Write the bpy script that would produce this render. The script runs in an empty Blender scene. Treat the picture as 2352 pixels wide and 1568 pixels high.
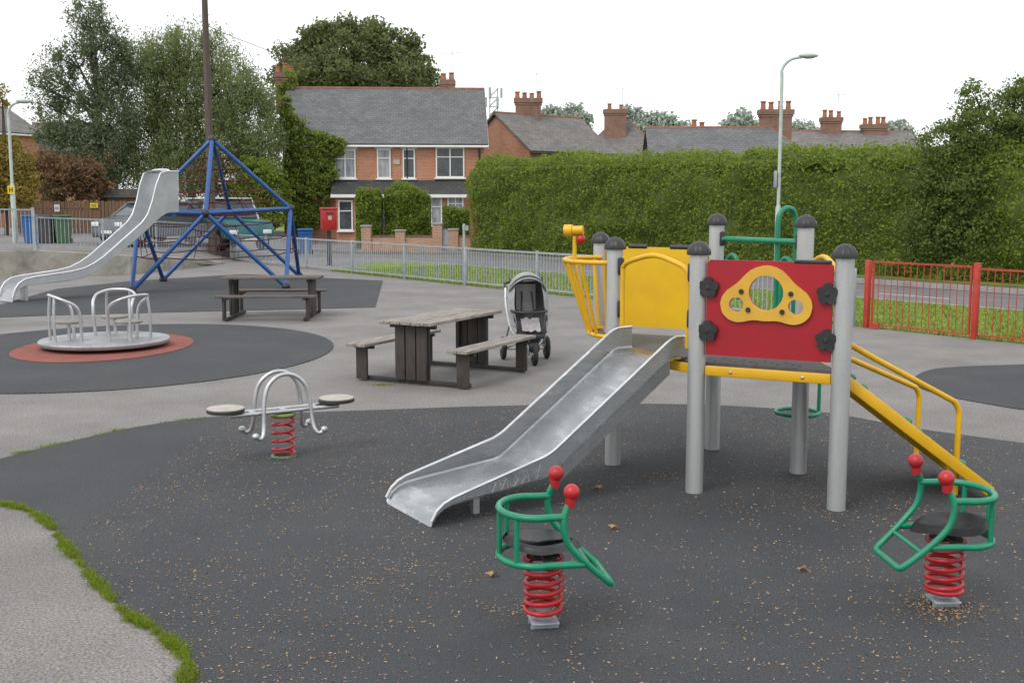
import bpy, bmesh, math, random
import numpy as np
from mathutils import Vector as V, Matrix as M, noise
rnd = random.Random(7); R = np.random.default_rng(11)
SC = bpy.context.scene; C = SC.collection
F = 2600.; CX = 1176.; CY = 784.; H = 2.28; TH = math.atan(327/2600.)
PI = math.pi; sin = math.sin; cos = math.cos
def ray(x, y):
    u = (x-CX)/F; v = (CY-y)/F
    return V((u, cos(TH)+v*sin(TH), -sin(TH)+v*cos(TH)))
def G(x, y, z=0):
    r = ray(x, y); t = (z-H)/r.z
    return V((r.x*t, r.y*t, z))
def at(x, y, Y):
    r = ray(x, y); t = Y/r.y
    return V((r.x*t, Y, H+r.z*t))

# ------------------------------------------------------------------ materials
def newmat(name):
    m = bpy.data.materials.new(name); m.use_nodes = True
    nt = m.node_tree; return m, nt, nt.nodes['Principled BSDF']
def nd(nt, t, **k):
    n = nt.nodes.new(t)
    for a, b in k.items(): setattr(n, a, b)
    return n
def mixc(nt, fac, a, b, blend='MIX'):
    n = nd(nt, 'ShaderNodeMix', data_type='RGBA', blend_type=blend)
    for i, v in ((0, fac), (6, a), (7, b)):
        if hasattr(v, 'is_linked'): nt.links.new(v, n.inputs[i])
        elif i == 0: n.inputs[0].default_value = v
        else: n.inputs[i].default_value = (*v, 1)
    return n.outputs[2]
def ramp(nt, src, lo, hi, a=0., b=1.):
    n = nd(nt, 'ShaderNodeMapRange')
    nt.links.new(src, n.inputs[0])
    n.inputs[1].default_value = lo; n.inputs[2].default_value = hi
    n.inputs[3].default_value = a; n.inputs[4].default_value = b
    return n.outputs[0]
def tex(nt, scale, detail=4, rough=.6, co=None, stretch=None):
    n = nd(nt, 'ShaderNodeTexNoise'); n.inputs['Scale'].default_value = scale
    n.inputs['Detail'].default_value = detail; n.inputs['Roughness'].default_value = rough
    if co is None:
        co = nd(nt, 'ShaderNodeTexCoord').outputs['Object']
    if stretch:
        mp = nd(nt, 'ShaderNodeMapping'); mp.inputs['Scale'].default_value = stretch
        nt.links.new(co, mp.inputs[0]); co = mp.outputs[0]
    nt.links.new(co, n.inputs['Vector']); return n.outputs['Fac']
def bump(nt, p, src, st, dist=.01):
    b = nd(nt, 'ShaderNodeBump'); b.inputs['Strength'].default_value = st; b.inputs['Distance'].default_value = dist
    nt.links.new(src, b.inputs['Height']); nt.links.new(b.outputs[0], p.inputs['Normal'])
def mat(name, c1, c2=None, rough=.55, metal=0, scale=5, grain=0, gscale=150, bmp=0, bscale=None, rv=.12, lo=.35, hi=.65, stretch=None, spec=.5, stain=None):
    m, nt, p = newmat(name)
    c2 = c2 or tuple(x*.75 for x in c1)
    n = tex(nt, scale, 6, stretch=stretch)
    col = mixc(nt, ramp(nt, n, lo, hi), c1, c2)
    if stain:
        sn = tex(nt, stain[0], 5, .65)
        col = mixc(nt, ramp(nt, sn, .5, .72, 0, stain[1]), col, stain[2])
    if grain:
        g = tex(nt, gscale, 3, .75)
        gc = nd(nt, 'ShaderNodeCombineColor'); r = ramp(nt, g, .3, .7, 1-grain, 1+grain)
        for i in range(3): nt.links.new(r, gc.inputs[i])
        col = mixc(nt, 1., col, gc.outputs[0], 'MULTIPLY')
        if bmp: bump(nt, p, g, bmp)
    elif bmp: bump(nt, p, tex(nt, bscale or scale*10, 3), bmp)
    nt.links.new(col, p.inputs['Base Color'])
    nt.links.new(ramp(nt, n, .3, .7, rough-rv*.5, rough+rv), p.inputs['Roughness'])
    p.inputs['Metallic'].default_value = metal; p.inputs['Specular IOR Level'].default_value = spec
    return m
def leafmat(name, a, b, c, trans=.25, nscale=.8, rough=.65):
    m, nt, p = newmat(name)
    geo = nd(nt, 'ShaderNodeNewGeometry')
    n = tex(nt, nscale, 3, .6)
    k1 = mixc(nt, geo.outputs['Random Per Island'], a, b)
    k2 = mixc(nt, ramp(nt, n, .48, .68, 0, .85), k1, c)
    nt.links.new(k2, p.inputs['Base Color']); p.inputs['Roughness'].default_value = rough
    p.inputs['Specular IOR Level'].default_value = .25
    t = nd(nt, 'ShaderNodeBsdfTranslucent'); nt.links.new(k2, t.inputs[0])
    mx = nd(nt, 'ShaderNodeMixShader'); mx.inputs[0].default_value = trans
    nt.links.new(p.outputs[0], mx.inputs[1]); nt.links.new(t.outputs[0], mx.inputs[2])
    nt.links.new(mx.outputs[0], nt.nodes['Material Output'].inputs[0]); return m
def brickmat(name, c1, c2, mortar, bw, rh, ms, zk=1., rough=.85, dirt=.5):
    m, nt, p = newmat(name)
    co = nd(nt, 'ShaderNodeTexCoord').outputs['Object']
    sp = nd(nt, 'ShaderNodeSeparateXYZ'); nt.links.new(co, sp.inputs[0])
    ad = nd(nt, 'ShaderNodeMath', operation='ADD'); nt.links.new(sp.outputs[0], ad.inputs[0]); nt.links.new(sp.outputs[1], ad.inputs[1])
    mz = nd(nt, 'ShaderNodeMath', operation='MULTIPLY'); nt.links.new(sp.outputs[2], mz.inputs[0]); mz.inputs[1].default_value = zk
    cb = nd(nt, 'ShaderNodeCombineXYZ')
    nt.links.new((ad if zk == 1 else sp).outputs[0], cb.inputs[0]); nt.links.new(mz.outputs[0], cb.inputs[1])
    b = nd(nt, 'ShaderNodeTexBrick'); nt.links.new(cb.outputs[0], b.inputs[0])
    b.inputs['Color1'].default_value = (*c1, 1); b.inputs['Color2'].default_value = (*c2, 1); b.inputs['Mortar'].default_value = (*mortar, 1)
    b.inputs['Scale'].default_value = 1; b.inputs['Brick Width'].default_value = bw; b.inputs['Row Height'].default_value = rh
    b.inputs['Mortar Size'].default_value = ms; b.inputs['Mortar Smooth'].default_value = .3
    n = tex(nt, .9, 6, .7); n2 = tex(nt, 9, 3, .7)
    col = mixc(nt, ramp(nt, n, .42, .7, 0, dirt), b.outputs[0], tuple(x*.45 for x in c1))
    col = mixc(nt, ramp(nt, n2, .4, .75, 0, .35), col, tuple(min(1, x*1.35) for x in c2))
    nt.links.new(col, p.inputs['Base Color']); p.inputs['Roughness'].default_value = rough
    bump(nt, p, b.outputs['Fac'], -.4, .01); return m

m_tarmac = mat('tarmac', (.215, .204, .197), (.168, .16, .154), .9, scale=.9, grain=.7, gscale=60, bmp=.5, stain=(.35, .5, (.128, .122, .117)))
m_rubber = mat('black rubber', (.034, .038, .043), (.052, .055, .060), .85, scale=.8, grain=.8, gscale=90, bmp=.8, rv=.1, stain=(.5, .55, (.074, .074, .074)))
m_redrub = mat('red rubber', (.27, .075, .055), (.20, .065, .05), .9, scale=3, grain=.35, gscale=110, bmp=.5)
m_road = mat('road asphalt', (.17, .165, .165), (.13, .128, .13), .9, scale=.7, grain=.3, gscale=60)
m_mark = mat('road marking paint', (.62, .62, .60), (.4, .4, .39), .7, scale=6)
m_grass = mat('grass', (.16, .235, .027), (.10, .16, .024), .9, scale=1.6, grain=.45, gscale=30, bmp=.8)
m_conc = mat('concrete', (.40, .38, .33), (.27, .255, .22), .9, scale=1.3, grain=.2, gscale=40, bmp=.3, stain=(2.2, .8, (.13, .125, .11)))
m_kerb = mat('kerb stone', (.34, .33, .31), (.25, .24, .23), .9, scale=3)
m_steel = mat('stainless steel', (.74, .75, .76), (.56, .57, .58), .27, 1, scale=3, stretch=(1, 1, 6), rv=.2, bmp=.03, bscale=8)
m_steel3 = mat('bright slide steel', (.78, .79, .80), (.66, .67, .68), .42, .8, scale=3, rv=.14)
m_steel2 = mat('dull steel', (.60, .61, .62), (.46, .47, .48), .42, .85, scale=5, grain=.12, gscale=60)
m_alu = mat('grey aluminium post', (.54, .55, .55), (.44, .45, .45), .42, .55, scale=3, stretch=(6, 6, .6), grain=.06, gscale=90)
m_galv = mat('galvanised steel', (.42, .45, .48), (.31, .335, .37), .5, .3, scale=6)
m_blackp = mat('black plastic', (.018, .018, .02), (.03, .03, .032), .42, scale=12)
m_deck = mat('dark deck board', (.07, .07, .072), (.11, .105, .10), .75, scale=6, grain=.3, gscale=80)
m_red = mat('red panel', (.38, .008, .019), (.33, .008, .018), .38, scale=3)
m_redp = mat('red paint', (.48, .016, .021), (.34, .013, .017), .35, scale=9)
m_redg = mat('red gate paint', (.49, .043, .027), (.37, .034, .024), .5, scale=6)
m_yel = mat('yellow paint', (.74, .42, .007), (.64, .35, .009), .38, scale=5)
m_yelp = mat('yellow panel', (.76, .47, .005), (.68, .40, .007), .45, scale=3)
m_yelo = mat('yellow ochre board', (.70, .40, .042), (.61, .34, .038), .45, scale=5)
m_green = mat('green paint', (.006, .235, .122), (.008, .19, .10), .33, scale=8)
m_blue = mat('blue paint', (.012, .085, .30), (.012, .07, .23), .35, scale=6)
m_rope = mat('red rope', (.11, .022, .024), (.07, .016, .018), .9, scale=30)
m_wood = mat('weathered grey plank', (.34, .31, .28), (.17, .145, .125), .85, scale=4, stretch=(1.2, 9, 9), grain=.25, gscale=70, bmp=.4)
m_wood2 = mat('dark weathered plank', (.13, .11, .10), (.075, .06, .053), .8, scale=4, stretch=(1.2, 9, 9), grain=.25, gscale=70, bmp=.4)
m_brown = mat('dark brown plank', (.036, .027, .024), (.065, .053, .047), .7, scale=5, stretch=(6, 6, 1), grain=.2, gscale=60)
m_metalb = mat('black steel', (.02, .02, .02), (.035, .033, .03), .6, scale=8)
m_brick = brickmat('orange brick', (.37, .12, .057), (.48, .182, .083), (.42, .35, .28), .225, .075, .012, dirt=.22)
m_brickd = brickmat('dark brick', (.18, .085, .058), (.26, .125, .085), (.25, .21, .17), .225, .075, .012, dirt=.55)
m_brickm = brickmat('stained red brick', (.29, .105, .06), (.38, .16, .09), (.33, .27, .21), .225, .075, .012, dirt=.6)
m_gardenw = brickmat('garden wall brick', (.36, .17, .10), (.46, .25, .15), (.45, .38, .3), .225, .075, .014, dirt=.3)
m_slate = brickmat('grey slate', (.098, .101, .107), (.148, .15, .153), (.05, .05, .055), .3, .2, .014, zk=1.7, rough=.75, dirt=.5)
m_slate2 = brickmat('brown slate', (.12, .115, .11), (.19, .175, .165), (.06, .06, .06), .3, .2, .012, zk=1.7, rough=.75, dirt=.5)
m_tile = mat('red ridge tile', (.26, .115, .072), (.17, .08, .058), .85, scale=3)
m_pot = mat('terracotta pot', (.38, .155, .08), (.29, .12, .065), .8, scale=4)
m_white = mat('white paint', (.78, .78, .76), (.70, .70, .68), .5, scale=4)
m_glass = mat('window glass', (.16, .18, .21), (.42, .43, .44), .12, scale=2.4, stretch=(3, 3, .6))
m_glassd = mat('dark glass', (.035, .04, .045), (.09, .10, .11), .1, scale=2)
m_bark = mat('bark', (.085, .068, .052), (.05, .04, .032), .95, scale=6, stretch=(3, 3, .5), bmp=.6)
m_pole = mat('creosoted pole', (.12, .095, .08), (.075, .06, .052), .9, scale=4, stretch=(8, 8, .4), bmp=.4)
m_lamp = mat('pale green lamp paint', (.50, .56, .53), (.40, .46, .43), .5, scale=4)
m_tyre = mat('tyre rubber', (.015, .015, .016), (.03, .03, .03), .8, scale=20)
m_fabd = mat('charcoal fabric', (.10, .102, .11), (.145, .147, .155), .95, scale=15, grain=.2, gscale=300)
m_fabg = mat('silver grey fabric', (.60, .60, .61), (.47, .47, .48), .8, scale=8, grain=.1, gscale=300)
m_pink = mat('pale blanket', (.66, .63, .64), (.54, .48, .51), .95, scale=14)
m_binb = mat('blue bin plastic', (.015, .12, .36), (.012, .10, .30), .5, scale=4)
m_bing = mat('green bin plastic', (.05, .13, .05), (.04, .10, .04), .5, scale=4)
m_bink = mat('dark bin plastic', (.03, .032, .035), (.05, .05, .055), .5, scale=4)
m_teal = mat('teal vehicle paint', (.03, .15, .16), (.025, .12, .13), .3, scale=2)
m_vroof = mat('off white vehicle paint', (.55, .56, .56), (.45, .46, .46), .4, scale=2)
m_car = mat('grey car paint', (.16, .17, .185), (.13, .14, .15), .25, .4, scale=2)
m_fencew = mat('brown fence board', (.20, .125, .08), (.12, .075, .05), .9, scale=3, stretch=(8, 8, .6), grain=.2, gscale=30)
m_signy = mat('yellow sign', (.72, .56, .02), (.68, .52, .02), .5, scale=4)
m_leafl = mat('fallen leaf', (.42, .26, .13), (.28, .15, .07), .9, scale=9)
m_scrib = mat('faint grey marker', (.50, .51, .51), (.44, .45, .45), .6, .5)
m_olive = mat('olive paint', (.22, .30, .06), None, .5)
m_pad = mat('pale seat board', (.44, .41, .35), (.34, .325, .29), .7, scale=8, grain=.25)
m_stool = mat('worn stool board', (.27, .25, .23), (.20, .185, .17), .7, scale=8, grain=.2)
m_chip = leafmat('leaf litter', (.22, .115, .05), (.52, .37, .22), (.36, .24, .13), 0.05, 3)
m_blade = leafmat('grass blade', (.12, .19, .012), (.26, .34, .03), (.19, .22, .035), .3, 3)
m_hedge = leafmat('hedge leaf', (.14, .208, .030), (.275, .35, .056), (.24, .29, .06), .45, .5)
m_darkleaf = leafmat('dark leaf', (.105, .158, .040), (.19, .25, .062), (.145, .20, .05), .4, .8)
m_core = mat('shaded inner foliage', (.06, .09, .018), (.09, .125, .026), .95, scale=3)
m_euc = leafmat('grey green leaf', (.112, .15, .085), (.215, .26, .145), (.165, .195, .097), .42, .6)
m_willow = leafmat('willow leaf', (.155, .20, .078), (.285, .335, .14), (.225, .255, .105), .44, .6)
m_oak = leafmat('oak leaf', (.125, .158, .063), (.22, .25, .10), (.175, .19, .085), .42, .3)
m_ivy = leafmat('ivy leaf', (.12, .185, .033), (.26, .32, .06), (.21, .24, .05), .38, 1.2)
m_redbush = leafmat('bronze leaf', (.18, .10, .06), (.27, .165, .085), (.15, .14, .06), .3, .9)
m_yeltree = leafmat('yellowing leaf', (.26, .19, .04), (.35, .27, .07), (.19, .20, .04), .35, .8)
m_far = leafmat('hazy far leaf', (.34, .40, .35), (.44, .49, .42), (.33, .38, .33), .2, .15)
m_plaque = mat('stone plaque', (.5, .45, .36), (.42, .37, .3), .9)

# ------------------------------------------------------------------ mesh builder
def wmat(o):
    m = M.Identity(4)
    while o is not None:
        m = o.matrix_basis @ m; o = o.parent
    return m
def basis(o, x, y, z):
    m = M.Identity(4)
    for i, v in enumerate((x, y, z)):
        for j in range(3): m[j][i] = v[j]
    m.translation = o; return m
def spl(pts, k=6, closed=False):
    P = [V(p) for p in pts]; n = len(P); out = []
    for i in range(n if closed else n-1):
        g = (lambda j: P[j % n]) if closed else (lambda j: P[max(0, min(n-1, j))])
        a, b, c, d = g(i-1), g(i), g(i+1), g(i+2)
        for q in range(k):
            t = q/k
            out.append(.5*((2*b)+(c-a)*t+(2*a-5*b+4*c-d)*t*t+(3*b-a-3*c+d)*t**3))
    if not closed: out.append(P[-1].copy())
    return out
class MB:
    def __init__(s, local=False): s.bm = bmesh.new(); s.local = local
    def merge(s, b):
        t = bpy.data.meshes.new('t'); b.to_mesh(t); b.free(); s.bm.from_mesh(t); bpy.data.meshes.remove(t); return s
    def box(s, c, size, rot=None, bev=0, seg=2):
        b = bmesh.new(); bmesh.ops.create_cube(b, size=1)
        b.transform(M.Diagonal((*size, 1)))
        if bev: bmesh.ops.bevel(b, geom=b.edges[:], offset=bev, segments=seg, affect='EDGES', profile=.5)
        if isinstance(rot, (int, float)): rot = M.Rotation(rot, 3, 'Z')
        b.transform(M.Translation(V(c)) @ (rot.to_4x4() if rot else M.Identity(4)))
        return s.merge(b)
    def beam(s, p0, p1, w, h, bev=0, up=(0, 0, 1)):
        p0 = V(p0); p1 = V(p1); d = p1-p0; y = d.normalized(); up = V(up)
        x = y.cross(up).normalized(); z = x.cross(y)
        m = basis(V((0, 0, 0)), x, y, z).to_3x3()
        return s.box((p0+p1)/2, (w, d.length, h), m, bev)
    def cyl(s, p0, p1, r0, r1=None, n=16):
        return s.tube([p0, p1], r0, n, r1=r1)
    def tube(s, pts, r, n=9, closed=False, r1=None, flat=1.):
        P = [V(p) for p in pts]; N = len(P); rs = r if isinstance(r, (list, tuple)) else [r+((r1 if r1 is not None else r)-r)*i/max(1, N-1) for i in range(N)]
        T = []
        for i in range(N):
            a = P[(i-1) % N] if closed else P[max(0, i-1)]; b = P[(i+1) % N] if closed else P[min(N-1, i+1)]
            T.append((b-a).normalized())
        ref = V((0, 0, 1)) if abs(T[0].z) < .9 else V((1, 0, 0))
        x = T[0].cross(ref).normalized(); rings = []
        for i in range(N):
            x = (x-T[i]*x.dot(T[i])).normalized(); y = T[i].cross(x)
            rings.append([s.bm.verts.new(P[i]+(x*cos(2*PI*k/n)+y*sin(2*PI*k/n)*flat)*rs[i]) for k in range(n)])
        for i in range(N if closed else N-1):
            a = rings[i]; b = rings[(i+1) % N]
            for k in range(n): s.bm.faces.new((a[k], a[(k+1) % n], b[(k+1) % n], b[k]))
        if not closed:
            s.bm.faces.new(rings[0][::-1]); s.bm.faces.new(rings[-1])
        return s
    def lathe(s, prof, o=(0, 0, 0), n=24, wob=0, lobes=0):
        o = V(o); rings = []
        for r, z in prof:
            rings.append([s.bm.verts.new(o+V((r*(1+wob*cos(lobes*2*PI*k/n))*cos(2*PI*k/n), r*(1+wob*cos(lobes*2*PI*k/n))*sin(2*PI*k/n), z))) for k in range(n)])
        for a, b in zip(rings, rings[1:]):
            for k in range(n): s.bm.faces.new((a[k], a[(k+1) % n], b[(k+1) % n], b[k]))
        s.bm.faces.new(rings[0][::-1]); s.bm.faces.new(rings[-1]); return s
    def sph(s, c, r, sc=(1, 1, 1), n=16):
        bmesh.ops.create_uvsphere(s.bm, u_segments=n, v_segments=max(6, n*2//3), radius=1, matrix=M.Translation(V(c)) @ M.Diagonal((r*sc[0], r*sc[1], r*sc[2], 1)))
        return s
    def plate(s, outer, holes, mtx, th, bev=0):
        b = bmesh.new(); es = []
        for lp in [outer]+list(holes):
            vs = [b.verts.new((p[0], p[1], 0)) for p in lp]
            es += [b.edges.new((vs[i], vs[(i+1) % len(vs)])) for i in range(len(vs))]
        bmesh.ops.triangle_fill(b, use_beauty=True, use_dissolve=False, edges=es)
        keep = [f.verts[:] for f in b.faces]
        g = bmesh.ops.extrude_face_region(b, geom=b.faces[:])
        bmesh.ops.translate(b, vec=(0, 0, th), verts=[v for v in g['geom'] if isinstance(v, bmesh.types.BMVert)])
        for vs in keep:
            if b.faces.get(vs) is None: b.faces.new(vs[::-1])
        b.transform(mtx); return s.merge(b)
    def quad(s, pts):
        s.bm.faces.new([s.bm.verts.new(V(p)) for p in pts]); return s
    def solid(s, rows, th):
        b = bmesh.new(); vv = [[b.verts.new(V(p)) for p in r] for r in rows]
        for a, c in zip(vv, vv[1:]):
            for k in range(len(a)-1): b.faces.new((a[k], a[k+1], c[k+1], c[k]))
        bmesh.ops.solidify(b, geom=b.faces[:], thickness=th); return s.merge(b)
    def build(s, name, m, parent=None, smooth=True, ang=40):
        bmesh.ops.recalc_face_normals(s.bm, faces=s.bm.faces[:])
        me = bpy.data.meshes.new(name); s.bm.to_mesh(me); s.bm.free()
        if parent is not None and not s.local: me.transform(wmat(parent).inverted())
        me.materials.append(m)
        if smooth:
            me.polygons.foreach_set('use_smooth', [True]*len(me.polygons)); me.set_sharp_from_angle(angle=math.radians(ang))
        o = bpy.data.objects.new(name, me); C.objects.link(o)
        if parent is not None: o.parent = parent
        return o
def L(): return MB(True)
def thing(name, label, cat, loc=(0, 0, 0), rz=0, group=None):
    o = bpy.data.objects.new(name, None); C.objects.link(o); o.location = loc; o.rotation_euler = (0, 0, rz)
    o.empty_display_size = .2
    return tag(o, label, cat, group)
def tag(o, label, cat, group=None, kind=None):
    if label: o['label'] = label
    if cat: o['category'] = cat
    if group: o['group'] = group
    if kind: o['kind'] = kind
    return o
def struct(o): o['kind'] = 'structure'; return o
def copy_tree(o, parent=None):
    c = o.copy(); C.objects.link(c); c.parent = parent
    for ch in list(o.children): copy_tree(ch, c)
    return c
def quads(name, co, m, parent=None, nv=4):
    N = len(co); me = bpy.data.meshes.new(name)
    me.vertices.add(N*nv); v = co.reshape(-1, 3).astype(np.float32).copy()
    if parent is not None: v -= np.array(wmat(parent).translation, dtype=np.float32)
    me.vertices.foreach_set('co', v.ravel())
    me.loops.add(N*nv); me.loops.foreach_set('vertex_index', np.arange(N*nv, dtype=np.int32))
    me.polygons.add(N); me.polygons.foreach_set('loop_start', np.arange(0, N*nv, nv, dtype=np.int32))
    me.update(calc_edges=True); me.validate(); me.materials.append(m)
    o = bpy.data.objects.new(name, me); C.objects.link(o)
    if parent is not None: o.parent = parent
    return o
def leaves(pts, size, asp=.5, hang=0., flat=0.):
    N = len(pts); a = R.normal(size=(N, 3)); a[:, 2] -= hang; a[:, 2] *= (1-flat)
    a /= np.linalg.norm(a, axis=1)[:, None]
    b = np.cross(a, R.normal(size=(N, 3)) if not flat else np.tile([0, 0, 1.], (N, 1))+R.normal(size=(N, 3))*.35)
    b /= np.linalg.norm(b, axis=1)[:, None]+1e-9
    s = (size*(.5+1.0*R.random(N)))[:, None]
    return np.stack([pts-a*s, pts+b*s*asp, pts+a*s, pts-b*s*asp], 1)
def sheet(name, pts, z, m, th=0):
    b = MB(); vs = [b.bm.verts.new((p[0], p[1], z)) for p in pts]; f = b.bm.faces.new(vs)
    if th:
        lo = [b.bm.verts.new((p[0], p[1], z-th)) for p in pts]; n = len(vs)
        for i in range(n): b.bm.faces.new((vs[i], vs[(i+1) % n], lo[(i+1) % n], lo[i]))
    bmesh.ops.triangulate(b.bm, faces=[x for x in b.bm.faces if len(x.verts) > 4])
    return struct(b.build(name, m, smooth=False))
def inpoly(x, y, poly):
    c = False; n = len(poly); j = n-1
    for i in range(n):
        xi, yi = poly[i][0], poly[i][1]; xj, yj = poly[j][0], poly[j][1]
        if (yi > y) != (yj > y) and x < (xj-xi)*(y-yi)/(yj-yi)+xi: c = not c
        j = i
    return c

# ------------------------------------------------------------------ fence line frame
O0 = G(1985, 752); O1 = G(732, 620); FD = (O0-O1).normalized(); FN = V((-FD.y, FD.x, 0))
if FN.y < 0: FN = -FN
def Lp(n, t, z=0): p = O0+FD*t+FN*n; return V((p.x, p.y, z))
def hb(x): return float(np.interp(x, [-15.5, -11.7, -10.0], [.72, .49, -.09]))

# ------------------------------------------------------------------ setting
struct(MB().quad([(-900, -300, -.14), (900, -300, -.14), (900, 1500, -.14), (-900, 1500, -.14)]).build('ground', m_grass, smooth=False))
sheet('playground_tarmac', [(-30, -6), (20, -6), Lp(.16, 25), Lp(.16, -29.5), (-11, 44), (-16.5, 36), (-30, 36)], 0, m_tarmac, .13)
sheet('grass_verge', [Lp(.1, 25), Lp(5, 25), Lp(5, -22), Lp(3.6, -23.5), Lp(.1, -20)], .012, m_grass, .14)
sheet('pavement', [Lp(.18, -20.05), Lp(3.65, -23.6), Lp(5, -22.05), Lp(5, -26), Lp(2, -31), Lp(.18, -29.5)], .006, m_tarmac, .14)
sheet('road', [Lp(5.15, 60), Lp(5.15, -26), (-10.0, 44), (-10.0, 53), (-7.5, 49.6), (-1.9, 48.6), Lp(10, -17), Lp(10, 60)], -.1, m_road)
for k in range(8):
    t = -17+6*k; sheet('road_marking', [Lp(7.5, t), Lp(7.5, t+2), Lp(7.62, t+2), Lp(7.62, t)], -.095, m_mark)
kb = MB(); kb.beam(Lp(5.08, 60, -.04), Lp(5.08, -26, -.04), .15, .13); struct(kb.build('kerb', m_kerb, smooth=False))
kb = MB(); kb.beam(Lp(10.08, 60, -.03), Lp(10.08, -17, -.03), .15, .12); struct(kb.build('kerb', m_kerb, smooth=False))
sheet('pavement', [Lp(10.15, 60), Lp(10.15, -17), (-1.9, 48.7), (-7.5, 49.7), (-10, 53.1), (-10, 60), (6, 60), Lp(18, 60)], .005, m_tarmac, .13)
sheet('grass_verge', [Lp(11, 60), Lp(11, -12), Lp(13, -12), Lp(13, 60)], .02, m_grass)
wp = [V((-24, 33.0, 0)), G(-20, 638), G(90, 635), G(300, 630), G(430, 616), G(512, 606)]
for p, z in zip(wp, (.78, .78, .77, .56, .34, .06)): p.z = z
xs = [-60, -30, -20, -15.5, -13.5, -11.7, -10.8, -10.0]
def wally(x): return float(np.interp(x, [p.x for p in wp], [p.y for p in wp]))
rows = []
for k in range(6):
    rows.append([(x, wally(x)+.12+(62-wally(x))*k/5, hb(x)) for x in xs])
bk = MB(); vv = [[bk.bm.verts.new(p) for p in r] for r in rows]
for a, c in zip(vv, vv[1:]):
    for k in range(len(a)-1): bk.bm.faces.new((a[k], a[k+1], c[k+1], c[k]))
struct(bk.build('bank', m_tarmac))
rw = MB(); rr = []
for p in wp:
    rr.append([(p.x, p.y, -.1), (p.x, p.y, p.z), (p.x, p.y+.25, p.z), (p.x, p.y+.25, -.1)])
vv = [[rw.bm.verts.new(q) for q in r] for r in rr]
for a, c in zip(vv, vv[1:]):
    for k in range(3): rw.bm.faces.new((a[k], a[k+1], c[k+1], c[k]))
tag(rw.build('retaining_wall', m_conc, ang=25), 'low stained concrete retaining wall sloping down behind the tall slide', 'wall')

def px(pts, k=5, closed=True): return spl([G(x, y) for x, y in pts], k, closed)
big = [(435, 1570), (430, 1510), (370, 1455), (290, 1405), (215, 1325), (160, 1260), (110, 1200), (55, 1168), (-40, 1150), (-150, 1120), (-60, 1075), (40, 1045), (120, 1025), (300, 985), (480, 960), (700, 949), (900, 942), (1100, 935), (1400, 929), (1550, 930), (1700, 935), (1900, 950), (2100, 985), (2352, 1020), (2600, 1060)]
bigp = spl([G(x, y) for x, y in big], 5)+[V((9, 4, 0)), V((3, 2.4, 0)), V((-.9, 2.6, 0)), G(440, 1640)]
sheet('rubber_surface', bigp, .012, m_rubber, .02)
def disc(xc, y0, y1, r, n=80):
    a, b_ = G(xc, y0), G(xc, y1); c = (a+b_)/2; c.z = 0; ry = (a.y-b_.y)/2
    return c, [V((c.x+r*cos(2*PI*k/n), c.y+ry*sin(2*PI*k/n), 0)) for k in range(n)]
rdisc = disc(262, 745, 905, 3.25)[1]
sheet('rubber_surface', rdisc, .012, m_rubber, .02)
rc, rd_ = disc(242, 767, 835, 1.28); sheet('red_rubber_ring', rd_, .018, m_redrub)
sheet('rubber_surface', [G(x, y) for x, y in ((-300, 742), (130, 724), (862, 706), (879, 645), (560, 630), (300, 646), (130, 664), (0, 700), (-300, 700))], .010, m_rubber, .02)
sheet('rubber_surface', px([(2098, 872), (2150, 848), (2300, 840), (2420, 842), (2500, 900), (2400, 942), (2250, 925), (2130, 898)]), .012, m_rubber, .02)

def blades(pts, h, w, m, name, spread=.5):
    P = np.array(pts); N = len(P); a = R.random(N)*2*PI; t = R.normal(size=(N, 3))*spread; t[:, 2] = 1
    hh = (h*(.4+.9*R.random(N)))[:, None]; s = np.stack([np.cos(a), np.sin(a), np.zeros(N)], 1)*w
    return quads(name, np.stack([P-s, P+s, P+t*hh], 1), m, None, 3)
tp = []
edge = spl([G(x, y) for x, y in big[:10]], 60)
for i, p in enumerate(edge):
    w = .42+.35*sin(i*.09)+.28*sin(i*.31+1)+.25*sin(i*.83)
    if p.y > 8.6: w *= .4
    if w < .1: continue
    for k in range(int(80*w)):
        tp.append((p.x-.010+rnd.gauss(0, .016*w+.008), p.y-.004+rnd.gauss(0, .016*w+.008), .006))
for i, p in enumerate(spl([G(x, y) for x, y in big[11:15]], 60)):
    w = max(0, .35+.6*sin(i*.13)+.5*sin(i*.41))
    for k in range(int(12*w)): tp.append((p.x+rnd.gauss(0, .04), p.y+.02+rnd.gauss(0, .025), .006))
for k in range(260):
    p = G(880, 884); tp.append((p.x+rnd.gauss(0, .08), p.y+rnd.gauss(0, .05), 0))
for p, q in zip(rdisc[56:78], rdisc[57:79]):
    for k in range(22):
        if rnd.random() < .45:
            c = p.lerp(q, rnd.random()); tp.append((c.x+rnd.gauss(0, .02), c.y-.01+rnd.gauss(0, .02), .003))
tag(blades(tp, .022, .0032, m_blade, 'grass_tufts', .7), 'bright green grass growing along the edges of the black rubber', 'grass', kind='stuff')
vp = []
for k in range(30000):
    t = rnd.uniform(-20, 16); n = rnd.uniform(.12, 4.95); vp.append(Lp(n, t, .01))
for k in range(2500):
    t = rnd.uniform(-20, 16); vp.append(Lp(rnd.gauss(.06, .05), t, .0))
tag(blades(vp, .07, .012, m_blade, 'verge_grass'), 'short roadside grass beyond the railings', 'grass', kind='stuff')
lp = []
for i in range(40000):
    x = rnd.uniform(-3, 5); y = 3.8+9.2*rnd.random()**1.15
    if not inpoly(x, y, bigp): continue
    q = .5+.5*sin(x*1.7+y*.8)*cos(y*1.3-x*.6)
    q2 = noise.noise(V((x*1.3, y*1.3, 3.)))
    if rnd.random() > .30+.5*q*q+.5*q2+(.22 if y > 8 else 0): continue
    lp.append((x, y, .017))
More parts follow.
